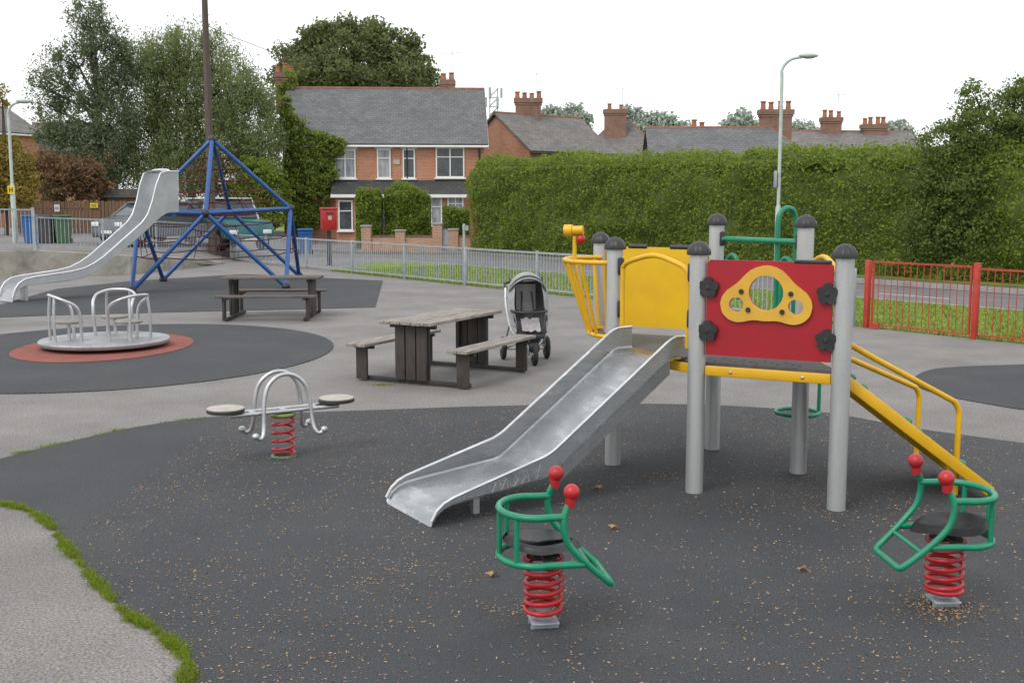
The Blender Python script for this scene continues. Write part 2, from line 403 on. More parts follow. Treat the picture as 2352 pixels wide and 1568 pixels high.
for cx_, cy_, n in ((1210, 1400, 130), (2160, 1400, 420), (940, 1180, 70), (650, 1055, 70), (1500, 1100, 120)):
    p = G(cx_, cy_)
    for k in range(n): lp.append((p.x+rnd.gauss(0, .13), p.y+rnd.gauss(0, .11), .018))
for k in range(1800):
    x = rnd.uniform(-2.6, -.6); y = rnd.uniform(3.5, 7); lp.append((x, y, .016))
tag(quads('leaf_litter', leaves(np.array(lp), .0083, .40, flat=.85), m_chip), 'tiny brown leaf fragments scattered over the ground', 'leaf litter', kind='stuff')
for (x, y, s, lab) in ((1410, 1208, .05, 'pale curled leaf on the rubber right of the red ball handles'), (1133, 1316, .055, 'tan fallen leaf on the rubber left of the near red spring'), (1846, 1304, .05, 'small dry leaf on the rubber between the two green spring riders'), (1372, 1118, .06, 'brown leaf lying near the foot of the small slide post')):
    p = G(x, y, .03); b = MB(); n = 14; a0 = rnd.random()*6
    vs = [b.bm.verts.new((p.x+s*(.6+.4*cos(5*2*PI*k/n))*cos(a0+2*PI*k/n), p.y+s*.8*(.6+.4*cos(5*2*PI*k/n))*sin(a0+2*PI*k/n), p.z+.012*sin(2*2*PI*k/n+a0))) for k in range(n)]
    cv = b.bm.verts.new((p.x, p.y, p.z-.008))
    for k in range(n): b.bm.faces.new((vs[k], vs[(k+1) % n], cv))
    tag(b.build('fallen_leaf', m_leafl), lab, 'leaf', 'larger fallen leaves')

# ------------------------------------------------------------------ play tower
A, B, Cc, D, E, Fp = G(1920, 1172), G(1594, 1132), G(1407, 1068), G(1635, 1033), G(1833, 1088), G(1375, 1006)
tw = thing('play_tower', 'low climbing tower with grey posts, red and yellow panels and a small steel slide', 'play tower', (A+D)/2)
up = V((0, 0, 1))
for p, h in ((A, 1.87), (B, 1.87), (Cc, 1.87), (Fp, 1.88), (D, 2.06), (E, 2.06)):
    po = MB().lathe([(.068, -.05), (.068, h)], p, 28).build('post', m_alu, tw)
    MB().lathe([(.088, h-.012), (.09, h+.01), (.082, h+.035), (.06, h+.068), (.03, h+.088), (.004, h+.094)], p, 36, .05, 9).build('post_cap', m_blackp, po)
hexp = [A, E, D, Fp, Cc, B]; cen = sum(hexp, V())/6
def inset(p, d=.0): return p+(cen-p).normalized()*d
mt = M.Translation((0, 0, 1.0))
holes = []
for a, b_ in ((A, B), (B, E), (Cc, D)):
    for k in range(5):
        for j in range(3):
            p = a.lerp(b_, .2+.15*k)+(cen-a.lerp(b_, .5)).normalized()*(.16+.1*j)
            holes.append([(p.x+.014*cos(q*PI/4), p.y+.014*sin(q*PI/4)) for q in range(8)])
MB().plate([(inset(p, .04).x, inset(p, .04).y) for p in hexp], holes[:15], mt, .035).build('deck', m_deck, tw, False)
nAB = (A-B).normalized().cross(up)
for i in range(6):
    a = hexp[i]; b_ = hexp[(i+1) % 6]; d = (b_-a).normalized()*.07
    dbo = MB().beam(a+d+up*.975, b_-d+up*.975, .035, .075, .008).build('deck_beam', m_yel, tw)
for f in (.25, .75):
    MB().sph(B.lerp(A, f)+up*.975+nAB*.017, .014, n=10).build('bolt', m_steel2, dbo)
u = (A-B).normalized(); n = u.cross(up); Lr = (A-B).length
def fr(o, u, n): return basis(o, u, V((0, 0, 1)), n)
def circ(x, y, r, k=36): return [(x+r*cos(2*PI*i/k), y+r*sin(2*PI*i/k)) for i in range(k)]
oc = (Lr*.49, 1.545)
hl = [circ(oc[0], oc[1]+.045, .13), circ(oc[0]-.222, oc[1]-.05, .056, 24), circ(oc[0]+.222, oc[1]-.05, .056, 24)]
rp = MB().plate([(.075, 1.10), (Lr-.075, 1.10), (Lr-.075, 1.80), (Lr-.10, 1.825), (.10, 1.825), (.075, 1.80)], hl, fr(B-n*.0, u, n), .022).build('red_panel', m_red, tw, False)
def sd(x, y):
    v = 0
    for cx_, cy_, r in ((0, .045, .20), (-.215, -.05, .125), (.215, -.05, .125)):
        v += math.exp(-(math.hypot(x-cx_, y-cy_)-r)/(.045))
    return -math.log(v)*.045
ol = []
for i in range(96):
    a = 2*PI*i/96; t = .05
    while t < .6 and sd(t*cos(a), t*sin(a)) < 0.: t += .003
    ol.append((oc[0]+t*cos(a), oc[1]+t*sin(a)))
orn = MB().plate(ol, hl, fr(B+n*.0245, u, n), .022).build('window_surround', m_yelo, rp)
for (dx, dy) in ((-.13, -.085), (.125, -.09), (-.185, .05), (.185, .045)):
    c = B+u*(oc[0]+dx)+up*(oc[1]+dy)
    MB().cyl(c+n*.047, c+n*.062, .02, .016, 14).build('bolt', m_blackp, orn)
def flower(s=.95):
    out = []
    for i in range(80):
        a = 2*PI*i/80; ph = ((a+PI/5) % (2*PI/5))-PI/5
        r = .048*cos(ph)+math.sqrt(max(0, .037**2-(.048*sin(ph))**2)); out.append((s*r*cos(a+.3), s*r*sin(a+.3)))
    return out
for uu, z in ((Lr-.105, 1.60), (Lr-.105, 1.265), (.095, 1.615), (.095, 1.285)):
    cl_ = MB().plate(flower(), [], fr(B+u*uu+up*z+n*.026, u, n), .035).build('clamp', m_blackp, rp)
    c = B+u*uu+up*z+n*.061; MB().cyl(c, c+n*.008, .02, .014, 12).build('bolt', m_metalb, cl_)
MB().beam(B+u*(Lr-.36)+up*1.825+n*.01, B+u*(Lr-.09)+up*1.825+n*.01, .035, .03, .01).build('edge_cap', m_blackp, rp)
u2 = (D-Fp).normalized(); n2 = u2.cross(up); L2 = (D-Fp).length
yp = MB().plate([(.07, 1.10), (L2-.07, 1.10), (L2-.07, 1.80), (L2-.11, 1.84), (.11, 1.84), (.07, 1.80)], [], fr(Fp, u2, n2), .022).build('yellow_panel', m_yelp, tw, False)
for f in (.34, .7):
    MB().cyl(Fp+u2*(L2*f-.09)+up*1.845+n2*.011, Fp+u2*(L2*f+.09)+up*1.845+n2*.011, .022, n=12).build('edge_cap', m_blackp, yp)
def hoop(a, b_, z0, z1, rise, r, off, name, m):
    d = (b_-a).normalized(); w = (b_-a).length; k = .115
    nn = d.cross(up)*off
    pts = [a+d*k+up*z0, a+d*k+up*(z1-.1), a+d*(k+.02)+up*z1, a+d*(k+.16)+up*(z1+rise*.55), a+d*w*.5+up*(z1+rise), b_-d*(k+.16)+up*(z1+rise*.55), b_-d*(k+.02)+up*z1, b_-d*k+up*(z1-.1), b_-d*k+up*z0]
    return MB().tube([p+nn for p in spl(pts, 5)], r, 10).build(name, m, tw)
hp = hoop(Cc, B, 1.13, 1.73, .10, .021, .0, 'hoop', m_yel)
for z in (1.72, 1.36):
    for p, q in ((Cc, B), (B, Cc)):
        d = (q-p).normalized()
        MB().box(p+d*.088+up*z, (.05, .05, .15), math.atan2(d.y, d.x), .02).build('clamp', m_blackp, hp)
hoop(A, E, 1.55, 1.72, .12, .021, 0, 'hoop', m_yel)
mid = (B+Cc)/2; sdv = -(Cc-B).normalized().cross(up); e_ = G(945, 1190)
if (e_-mid).dot(sdv) < 0: sdv = -sdv
SL = (e_-mid).dot(sdv)
sx = V((-sdv.y, sdv.x, 0))
def chute(base, d, stations, w, lip, parent, m, flare=0., name='slide'):
    s_ = V((-d.y, d.x, 0)); rows = []; Lr_ = []; Rr_ = []
    for dd, z, wh in stations:
        c = base+d*dd
        def q(x, zz): return c+s_*x+up*zz
        r_ = min(.02, wh*.4)
        row = [q(w/2+flare*wh, z+wh), q(w/2, z+r_), q(w/2-.008, z+.006), q(w/2-.025, z)]+[q(w/2-.025-(w-.05)*k/4, z) for k in range(1, 4)]+[q(-w/2+.025, z), q(-w/2+.008, z+.006), q(-w/2, z+r_), q(-w/2-flare*wh, z+wh)]
        rows.append(row); Lr_.append(row[0]); Rr_.append(row[-1])
    ch = MB().solid(rows, .012).build(name, m, parent, ang=24)
    for e in (Lr_, Rr_): MB().tube(e, lip, 8).build('rim', m, ch)
    return ch
def lin(keys, L_, k=4):
    out = []
    for a, b_ in zip(keys, keys[1:]):
        for j in range(k): out.append(tuple(a[i]+(b_[i]-a[i])*j/k for i in range(3)))
    out.append(keys[-1]); return [(a*L_, z, w) for a, z, w in out]
st = lin([(-.03, 1.036, .18), (.035, 1.034, .18), (.055, 1.02, .18), (.075, .99, .185), (.535, .268, .19), (.555, .243, .19), (.58, .228, .18), (.88, .155, .075), (.925, .14, .062), (.955, .118, .055), (.98, .078, .05), (1.0, .012, .045)], SL)
sl = chute(mid, sdv, st, .76, .011, tw, m_steel)
for sg in (1, -1):
    b = MB(); rows = []
    for dd, z, wh in st[10:]:
        if dd > SL*.56: break
        c = mid+sdv*dd+sx*(.38+.016)*sg; rows.append([c+up*(z+.03), c+up*(z-.075)])
    b.solid(rows, .006); b.build('skirt', m_steel2, sl)
for sg in (1, -1): MB().box(mid+sdv*SL*.80+sx*.2*sg+up*.07, (.05, .05, .17), math.atan2(sdv.y, sdv.x)).build('support_leg', m_steel2, sl)
gx0 = mid+sx*(.38+.0135)
def gp0(f, g):
    zz_ = np.interp(f, [.535, .58, .88], [.268, .228, .155]); wh = np.interp(f, [.58, .88], [.18, .075]); return gx0+sdv*SL*f+up*float(zz_+wh*g)
b = MB()
for strokes in ([(.60, .8), (.615, .2), (.63, .8)], [(.645, .2), (.65, .8), (.67, .75), (.655, .5), (.675, .2)], [(.70, .75), (.685, .55), (.70, .2), (.715, .3)], [(.725, .2), (.73, .8), (.75, .2), (.755, .8)], [(.77, .8), (.785, .2), (.80, .8)]):
    b.tube([gp0(*q) for q in strokes], .0028, 5)
b.build('graffiti', m_scrib, sl)
u3 = (Fp-Cc).normalized(); n3 = V((-u3.y, u3.x, 0)); n3 = n3 if n3.x < 0 else -n3; cm = (Cc+Fp)/2
def arc(rx_, ry_, z, k=16, off=0): return [cm+u3*(-rx_*cos(PI*i/k))+n3*(off+ry_*sin(PI*i/k))+up*z for i in range(k+1)]
MB().tube(arc(.47, .38, 1.74), .021, 10).build('basket_rim', m_yel, tw)
MB().tube(arc(.34, .16, 1.09), .019, 10).build('basket_rim', m_yel, tw)
fl = arc(.33, .15, 1.075); b = MB(); vs = [b.bm.verts.new(p) for p in fl]; b.bm.faces.new(vs); b.build('basket_floor', m_deck, tw)
up_, lo_ = arc(.47, .38, 1.73), arc(.34, .16, 1.09)
for i in (1, 4, 6, 8, 10, 12, 15):
    MB().tube([up_[i], lo_[i]], .016, 8).build('basket_bar', m_yel, tw)
t0 = arc(.47, .38, 1.74)[5]
sc_ = MB().tube([t0, t0+up*.22], .018, 8).build('telescope_stand', m_yel, tw)
tt = t0+up*.27
b = MB(); d_ = V((.95, -.3, .02)).normalized()
b.tube([tt-d_*.09, tt-d_*.02], .052, 18); b.tube([tt-d_*.02, tt+d_*.075], .04, 18); b.build('telescope', m_yel, sc_)
MB().sph(tt-up*.075+d_*.055, .042, n=14).build('red_knob', m_redp, sc_)
u4 = (E-D).normalized(); n4 = V((-u4.y, u4.x, 0)); n4 = n4 if n4.y > 0 else -n4; dm = (D+E)/2
gb = MB().tube([D+u4*.07+up*1.93, E-u4*.07+up*1.93], .024, 12).build('crossbar', m_green, tw)
for p, s_ in ((D, 1), (E, -1)):
    MB().box(p+u4*.08*s_+up*1.93, (.05, .05, .13), math.atan2(u4.y, u4.x), .02).build('clamp', m_blackp, gb)
    q = p+u4*s_*.11
    MB().tube(spl([q+up*1.35, q+up*1.6, q+up*1.72+u4*.02*s_, q+up*1.79+u4*.09*s_, q+up*1.76+u4*.15*s_, q+up*1.64+u4*.17*s_+n4*.02, q+up*1.4+u4*.17*s_+n4*.02], 5), .019, 9).build('grab_handle', m_green, tw)
pc = dm+n4*.42
hk = dm+u4*.19+n4*.03
MB().tube(spl([hk+up*1.2, hk+up*1.75, hk+up*2.08, hk+up*2.17+n4*.03, hk+up*2.205+n4*.105, hk+up*2.17+n4*.18, hk+up*2.06+n4*.21, hk+up*1.7+n4*.21, hk+up*1.1+n4*.21], 5), .022, 10).build('climbing_pole', m_green, tw)
cr = pc+n4*.05+u4*.05
MB().tube(spl([cr+V((.19*cos(a), .19*sin(a), .40)) for a in [k*2*PI/16 for k in range(16)]], 2, True), .018, 9, True).build('step_ring', m_green, tw)
MB().tube([cr+V((.19, 0, .40)), cr+V((.19, 0, .72)), cr+V((.0, 0, .73)), cr+V((-.2, -.1, .74))], .017, 9).build('climbing_pole', m_green, tw)
r0n, r0f, r1n, r1f = V((2.44, A.y+.12, 1.0)), V((2.44, A.y+.92, 1.0)), V((3.64, A.y+.26, .10)), V((3.64, A.y+1.08, .10))
rb = MB().solid([[r0n, r0f], [r1n, r1f]], .03).build('ramp_board', m_deck, tw, False)
for a, b_ in ((r0n, r1n), (r0f, r1f)): MB().beam(a-up*.03, b_-up*.03, .035, .085, .008).build('ramp_edge', m_yel, rb)
for i in range(7):
    f = .10+.135*i; s_ = .25+.65*((i*.37+.1) % 1)
    p = r0n.lerp(r1n, f).lerp(r0f.lerp(r1f, f), s_)
    MB().sph(p+up*.02, .06, (1, .8, .7), 14).build('climbing_hold', m_green, rb)
for a, foot, dz in ((r0n, G(2193, 1138), .015), (r0f, G(2104, 1062), -.10)):
    s0 = V((a.x-.05, a.y-.02, 1.25+dz)); k = V((foot.x, foot.y, .71+dz*.6))
    dd = (k-s0).normalized()
    MB().tube(spl([s0-up*.12-V((.03, 0, 0)), s0-V((.01, 0, .03)), s0+dd*.08, s0.lerp(k, .3), s0.lerp(k, .6), k-dd*.13, k-dd*.045-up*.005, k-up*.06, k-up*.15, foot+up*.3, foot-up*.02], 4), .023, 12).build('handrail', m_yel, tw)

# ------------------------------------------------------------------ springs
def spring(parent, r, z0, z1, turns, tr, m, name='spring'):
    N = int(turns*18); pts = []
    for i in range(N+1):
        t = i/N; f = min(1, max(0, (t*turns-.7)/(turns-1.4)))
        pts.append((r*cos(2*PI*turns*t), r*sin(2*PI*turns*t), z0+(z1-z0)*f))
    return L().tube(pts, tr, 9).build(name, m, parent)
def rider(loc, rz, label):
    t = thing('spring_rider', label, 'spring rider', loc, rz, 'green spring riders')
    bp = L(); bp.box((0, 0, .045), (.15, .15, .012), bev=.003); bp.box((0, .04, .02), (.15, .012, .06)); bp.box((0, -.04, .02), (.15, .012, .06)); bp.box((0, 0, .075), (.09, .06, .05), bev=.01); bp.build('base_bracket', m_galv, t)
    spring(t, .098, .105, .385, 6.6, .0135, m_redp)
    hub = L(); hub.box((0, 0, .402), (.13, .13, .016), bev=.005); hub.box((0, 0, .412), (.05, .40, .024), bev=.005); hub.build('mounting_plate', m_metalb, t)
    rows = []
    for i in range(1, 15):
        r_ = i/14; row = []
        for k in range(41):
            a = 2*PI*k/40; ca, sa = cos(a), sin(a)
            wid = .195*(1-.38*max(0, ca)**1.5); x = -.03+(.235 if ca > 0 else .19)*r_*ca; y = wid*r_*sa
            z = .480+.065*(max(0, -ca)*r_)**2+.032*(sa*sa)*r_**2+.012*max(0, ca)*r_**2-.05*(max(0, r_-.80)/.20)**2
            row.append((x, y, z))
        rows.append(row)
    s = L(); s.bm.faces.new([s.bm.verts.new(p) for p in rows[0][:-1]]); s.solid(rows, -.062); s.build('seat', m_blackp, t, ang=70)
    for sg in (1, -1):
        f = L().tube(spl([(.10, sg*.205, .745), (.08, sg*.21, .705), (.065, sg*.218, .66), (.065, sg*.222, .60), (.085, sg*.222, .53), (.14, sg*.218, .46), (.22, sg*.205, .38), (.305, sg*.188, .305), (.328, sg*.17, .285), (.332, sg*.13, .282)], 5), .018, 10).build('side_tube', m_green, t)
        h = L(); h.sph((.107, sg*.203, .792), .043, n=18); h.lathe([(.026, .715), (.028, .765)], (.10, sg*.205, 0), 14); h.build('red_handle_ball', m_redp, f)
    L().tube([(.332, .14, .282), (.332, -.14, .282)], .018, 10).build('footrest', m_green, t)
    L().tube([(.22, .205, .378), (.22, -.205, .378)], .012, 10).build('footrest', m_green, t)
    def cring(z, r, x0): return [(x0, r*.97, z)]+[(-.055+.183*cos(a), r*sin(a), z) for a in [math.radians(75+210*k/14) for k in range(15)]]+[(x0, -r*.97, z)]
    L().tube(spl(cring(.665, .222, .07), 3), .019, 10).build('back_ring', m_green, t)
    L().tube(spl(cring(.41, .218, .175), 3), .019, 10).build('seat_ring', m_green, t)
    for d in (130, 180, 230):
        a = math.radians(d); L().tube([(-.055+.183*cos(a), .22*sin(a), .41), (-.055+.183*cos(a), .22*sin(a), .665)], .014, 9).build('upright', m_green, t)
    return t
ra = rider(G(1248, 1440), math.radians(9), 'green spring rider on a red coil, nearest the camera below the small slide')
rb2 = copy_tree(ra); rb2.location = G(2165, 1392); rb2.rotation_euler.z = math.radians(183); rb2['label'] = 'green spring rider on a red coil beside the yellow handrails'

# spring seesaw
s0 = G(652, 1050); ss = thing('spring_seesaw', 'small grey seesaw with two round seats on a red coil spring', 'seesaw', s0, math.radians(31))
sp = spring(ss, .098, .02, .38, 6.2, .0125, m_redp)
for z in (.015, .392): L().tube([(.1*cos(k*PI/12), .1*sin(k*PI/12), z) for k in range(24)], .016, 8, True).build('end_ring', m_green if z < .1 else m_olive, sp)
L().lathe([(.085, .40), (.09, .412)], n=20).build('mounting_plate', m_metalb, ss)
for sg in (1, -1): L().tube([(-.50, .07*sg, .43), (.50, .07*sg, .43)], .018, 10).build('beam', m_steel2, ss)
for x in (-.28, 0, .28): L().box((x, 0, .43), (.05, .15, .02)).build('cross_brace', m_steel2, ss)
for x in (-.51, .51):
    st_ = L().lathe([(.15, .455), (.162, .46), (.162, .482), (.155, .487)], (x, 0, 0), 32).build('seat', m_metalb, ss)
    L().lathe([(.156, .4865), (.158, .495), (.152, .499)], (x, 0, 0), 32).build('seat_pad', m_pad, st_)
for sg in (-1, 1):
    y = .125*sg
    ap = [(-.31, y*1.5, .25), (-.27, y*1.45, .225), (-.235, y*1.3, .26), (-.22, y*1.1, .35), (-.21, y, .5), (-.175, y*.9, .65), (-.095, y*.8, .735), (0, y*.78, .762), (.095, y*.8, .735), (.175, y*.9, .65), (.21, y, .5), (.22, y*1.1, .35), (.235, y*1.3, .26), (.27, y*1.45, .225), (.31, y*1.5, .25)]
    ar = L().tube(spl(ap, 4), .019, 10).build('arch_handle', m_steel2, ss)
    for x in (-.313, .313): L().sph((x, y*1.5, .255), .032, n=14).build('foot_peg', m_steel2, ar)

# ------------------------------------------------------------------ roundabout
ro = thing('roundabout', 'metal playground roundabout with three stools and tube handrails on a red ring', 'roundabout', rc)
m_tread = mat('tread plate', (.40, .41, .41), (.30, .31, .31), .5, .6, scale=4, grain=.25, gscale=40, bmp=.5)
L().lathe([(.87, .06), (.955, .075), (.97, .10), (.97, .125), (.955, .142), (.92, .146), (.02, .148)], n=72).build('platform', m_tread, ro)
L().lathe([(.3, .0), (.28, .04), (.5, .065)], n=32).build('hub', m_metalb, ro)
for ang in (92, 212, 332):
    a = math.radians(ang); er = V((cos(a), sin(a), 0)); et = V((-sin(a), cos(a), 0)); c = er*.52
    Z = lambda z: V((0, 0, z-.08))
    pts = [c+et*.27-er*.12+Z(.22), c+et*.29-er*.12+Z(.45), c+et*.30-er*.10+Z(.66), c+et*.31-er*.03+Z(.78), c+et*.29+er*.12+Z(.86), c+et*.16+er*.23+Z(.91), c+er*.26+Z(.92), c-et*.16+er*.23+Z(.91), c-et*.29+er*.12+Z(.86), c-et*.31-er*.03+Z(.78), c-et*.30-er*.10+Z(.66), c-et*.29-er*.12+Z(.45), c-et*.27-er*.12+Z(.22)]
    h = L().tube(spl(pts, 5), .025, 10).build('handrail', m_steel2, ro)
    for sg in (1, -1): L().tube(spl([c+et*.2*sg+er*.24+Z(.22), c+et*.2*sg+er*.245+Z(.6), c+et*.18*sg+er*.22+Z(.90)], 4), .022, 9).build('upright', m_steel2, h)
    s = L().tube([c+Z(.22), c+Z(.50)], .025, 10).build('stool_leg', m_steel2, ro)
    L().lathe([(.185, .405), (.205, .41), (.21, .435), (.195, .447), (.01, .45)], c, 28).build('seat', m_stool, s)

# ------------------------------------------------------------------ picnic tables
def picnic(loc, rz, label):
    t = thing('picnic_table', label, 'picnic table', loc, rz, 'brown picnic tables')
    b = L()
    for k in range(5): b.box((rnd.uniform(-.006, .006), -.3+.15*k, .775+rnd.uniform(-.002, .002)), (1.86, .138, .04), bev=.006)
    b.build('tabletop', m_wood, t)
    for sg in (1, -1):
        b = L()
        for k in range(2): b.box((rnd.uniform(-.006, .006), sg*(.66+.145*k), .465), (1.86, .135, .04), bev=.006)
        b.build('bench', m_wood, t)
        x = .78*sg
        b = L()
        for k in (-1, 0, 1): b.box((x, .155*k, .40), (.045, .14, .68), bev=.008)
        b.build('table_leg', m_brown, t)
        f = L(); f.box((x-sg*.05, 0, .04), (.05, 1.62, .055), bev=.005); f.box((x-sg*.05, 0, .725), (.05, .66, .05), bev=.004)
        for s2 in (1, -1): f.box((x-sg*.05, s2*.73, .425), (.05, .28, .035))
        for s2 in (.21, -.21): f.box((x-sg*.05, s2, .39), (.035, .05, .66))
        f.build('steel_frame', m_metalb, t)
        for s2 in (1, -1): L().box((x, s2*.735, .23), (.045, .16, .42), bev=.008).build('bench_leg', m_brown, t)
    return t
pn = [G(822, 872), G(1055, 902), G(990, 830), G(1210, 857)]
pcen = sum(pn, V())/4; pdir = (pn[2]+pn[3]-pn[0]-pn[1])
p1 = picnic(pcen, math.atan2(pdir.y, pdir.x), 'brown picnic table with weathered grey top beside the pushchair')
p2 = copy_tree(p1); q0, q1 = G(497, 738), G(722, 738); p2.location = (q0+q1)/2+V((0, .75, 0)); p2.rotation_euler.z = math.radians(1)
p2['label'] = 'dark brown picnic table seen side on beside the blue climbing pyramid'
for ch in p2.children:
    if ch.name.startswith(('tabletop', 'bench')) and not ch.name.startswith('bench_leg'):
        ch.data = ch.data.copy(); ch.data.materials[0] = m_wood2

# ------------------------------------------------------------------ pushchair
pu = thing('pushchair', 'empty three wheeled pushchair with silver grey hood parked behind a picnic bench', 'pushchair', G(1213, 838)+V((0, .35, 0)), math.radians(8))
def wheel(x, y, r, w):
    wl = L(); N = 28
    wl.tube([(x, y+(r-.034)*cos(2*PI*k/N), r+(r-.034)*sin(2*PI*k/N)) for k in range(N)], .036, 10, True)
    tyre = wl.build('wheel', m_tyre, pu)
    s = L(); s.tube([(x-.012, y, r), (x+.012, y, r)], r*.68, 24); s.tube([(x-.045, y, r), (x+.045, y, r)], r*.25, 16); s.build('rim', m_steel2, tyre)
    d = L(); d.tube([(x-.018, y, r), (x+.018, y, r)], r*.52, 5); d.build('spokes', m_metalb, tyre)
wheel(.03, -.42, .15, .05); wheel(.315, .26, .165, .05); wheel(-.315, .26, .165, .05)
f = L()
for sg in (1, -1):
    f.tube(spl([(sg*.05, -.42, .14), (sg*.07, -.42, .27), (sg*.14, -.3, .33), (sg*.23, .05, .47), (sg*.26, .35, .75), (sg*.25, .52, 1.0)], 4), .018, 8)
    f.tube([(sg*.315, .26, .15), (sg*.25, .12, .50)], .018, 8); f.tube([(sg*.3, .26, .15), (sg*.12, -.3, .33)], .013, 8)
f.tube([(-.31, .26, .15), (.31, .26, .15)], .014, 8); f.build('frame', m_steel2, pu)
L().tube(spl([(-.25, .52, 1.0), (-.23, .6, 1.07), (0, .64, 1.09), (.23, .6, 1.07), (.25, .52, 1.0)], 5), .018, 10).build('handle', m_blackp, pu)
L().box((0.02, -.36, .25), (.17, .2, .13), bev=.04).build('wheel_guard', m_blackp, pu)
prof = spl([V((0, -.34, .42)), V((0, -.30, .40)), V((0, -.22, .52)), V((0, -.17, .60)), V((0, .0, .56)), V((0, .10, .60)), V((0, .2, .8)), V((0, .27, 1.02)), V((0, .28, 1.12))], 3)
rows = []
for i, p in enumerate(prof):
    w = .22 if i > 6 else .19; lift = .10 if i > 9 else .06
    rows.append([(-w-.02, p.y-lift, p.z+lift), (-w, p.y-lift*.4, p.z+.03), (-w*.8, p.y, p.z), (0, p.y+.012, p.z-.01), (w*.8, p.y, p.z), (w, p.y-lift*.4, p.z+.03), (w+.02, p.y-lift, p.z+lift)])
L().solid(rows, .025).build('seat', m_fabd, pu)
L().tube(spl([(-.235, .02, .74), (-.24, -.16, .73), (-.12, -.27, .72), (.12, -.27, .72), (.24, -.16, .73), (.235, .02, .74)], 4), .02, 10).build('bumper_bar', m_blackp, pu)
def hoodr(a0, a1, rr_, name, m, par, k=9):
    rows = []
    for i in range(k):
        a = math.radians(a0+(a1-a0)*i/(k-1)); row = []
        for j in range(17):
            bta = PI*j/16; row.append((.28*cos(bta), .13-rr_*(.15+.85*sin(bta))*cos(a), .86+rr_*(.15+.85*sin(bta))*sin(a)))
        rows.append(row)
    return L().solid(rows, .01).build(name, m, par)
hd = hoodr(62, 178, .40, 'hood', m_fabg, pu)
hoodr(50, 62, .402, 'hood_peak', m_fabg, hd, 3); hoodr(57, 63, .412, 'hood_edge', m_fabd, hd, 3); hoodr(48, 52, .406, 'hood_edge', m_metalb, hd, 3)
for sg in (1, -1):
    rows = []
    for i in range(8):
        z = .50+.085*i; o_ = .24+.034*sin(i/7*PI); rows.append([(sg*(o_-.06), -.28+.035*i, z), (sg*(o_+.02), -.14+.035*i, z), (sg*(o_-.01), .06+.03*i, z)])
    L().solid(rows, .016).build('side_wing', m_fabg, pu)
L().solid([[(-.14+.28*j/5, .17+.04*i/4-.012*sin(PI*j/5), .70+.38*i/4) for j in range(6)] for i in range(5)], .012).build('seat_liner', m_fabg, pu)
rows = []
for i in range(10):
    rows.append([(-.13+.26*j/9, -.35+.20*i/9, .47+.16*i/9+.010*sin(i*1.9+j*1.3)+.010*cos(j*2.1)) for j in range(10)])
L().solid(rows, .018).build('blanket', m_pink, pu)
for sg in (1, -1): L().tube([(sg*.07, .12, .98), (sg*.09, .02, .66)], .014, 6).build('harness_strap', m_metalb, pu)
L().box((0, -.02, .33), (.38, .44, .14), bev=.03).build('basket', m_fabd, pu)
L().box((0, -.37, .40), (.34, .13, .06), bev=.015).build('footrest', m_blackp, pu)

# ------------------------------------------------------------------ climbing pyramid and tall slide
ft = [G(303, 674), G(657, 664), G(687, 638), G(375, 647)]
pcn = sum(ft, V())/4
apex = at(487, 320, pcn.y)
nodes_ = []
for i in range(4):
    m_ = (ft[i]+ft[(i+1) % 4])/2; d = (m_-pcn); d.z = 0; q = pcn+d.normalized()*2.05; q.z = 1.95; nodes_.append(q)
nodes_[0] = at(472, 490, nodes_[0].y); nodes_[1] = at(667, 479, nodes_[1].y)
nodes_[2].x = at(528, 480, nodes_[2].y).x
py = thing('climbing_pyramid', 'blue tube climbing pyramid strung with red rope nets', 'climbing frame', pcn)
for i in range(4):
    MB().tube([apex, nodes_[i]], .055, 10).build('frame_tube', m_blue, py)
    MB().tube([nodes_[i], nodes_[(i+1) % 4]], .055, 10).build('frame_tube', m_blue, py)
    MB().tube([nodes_[i], ft[i]+up*.06], .055, 10).build('frame_tube', m_blue, py)
    MB().tube([nodes_[i], ft[(i+1) % 4]+up*.06], .055, 10).build('frame_tube', m_blue, py)
for p in nodes_+[apex]: MB().sph(p, .105, n=14).build('joint', m_blackp, py)
for p in ft: MB().sph(p+up*.07, .11, n=14).build('joint', m_blackp, py)
def rope(b, a, c, sag, r=.014):
    b.tube([a.lerp(c, t)-up*sag*4*t*(1-t) for t in (0, .2, .4, .6, .8, 1)], r, 5)
for i in range(4):
    b = MB(); n0, n1 = nodes_[i], nodes_[(i+1) % 4]; lv = (.25, .4, .55, .7, .85)
    for f_ in lv: rope(b, apex.lerp(n0, f_), apex.lerp(n1, f_), .12*f_)
    for q in (.25, .5, .75):
        pts = [apex.lerp(n0, f_).lerp(apex.lerp(n1, f_), q)-up*.12*f_*4*q*(1-q) for f_ in lv]+[n0.lerp(n1, q)]
        b.tube(pts, .011, 5)
    b.build('rope_net', m_rope, py)
    b = MB(); q0, q1 = ft[i], ft[(i+1) % 4]; nn = nodes_[i]
    for f_ in (.2, .38, .56): rope(b, nn.lerp(q0, f_), nn.lerp(q1, f_), .06)
    for q in (.33, .67): b.tube([nn.lerp(q0, f_).lerp(nn.lerp(q1, f_), q)-up*.24*q*(1-q) for f_ in (.2, .38, .56)], .010, 5)
    qq = ft[(i+1) % 4]; m0, m1 = nodes_[i], nodes_[(i+1) % 4]
    for f_ in (.15, .35, .55): rope(b, m0.lerp(qq, f_), m1.lerp(qq, f_), .06)
    b.build('rope_net', m_rope, py)
b = MB()
for k in range(1, 6):
    f_ = k/6; rope(b, nodes_[0].lerp(nodes_[1], f_), nodes_[3].lerp(nodes_[2], f_), .12); rope(b, nodes_[0].lerp(nodes_[3], f_), nodes_[1].lerp(nodes_[2], f_), .12)
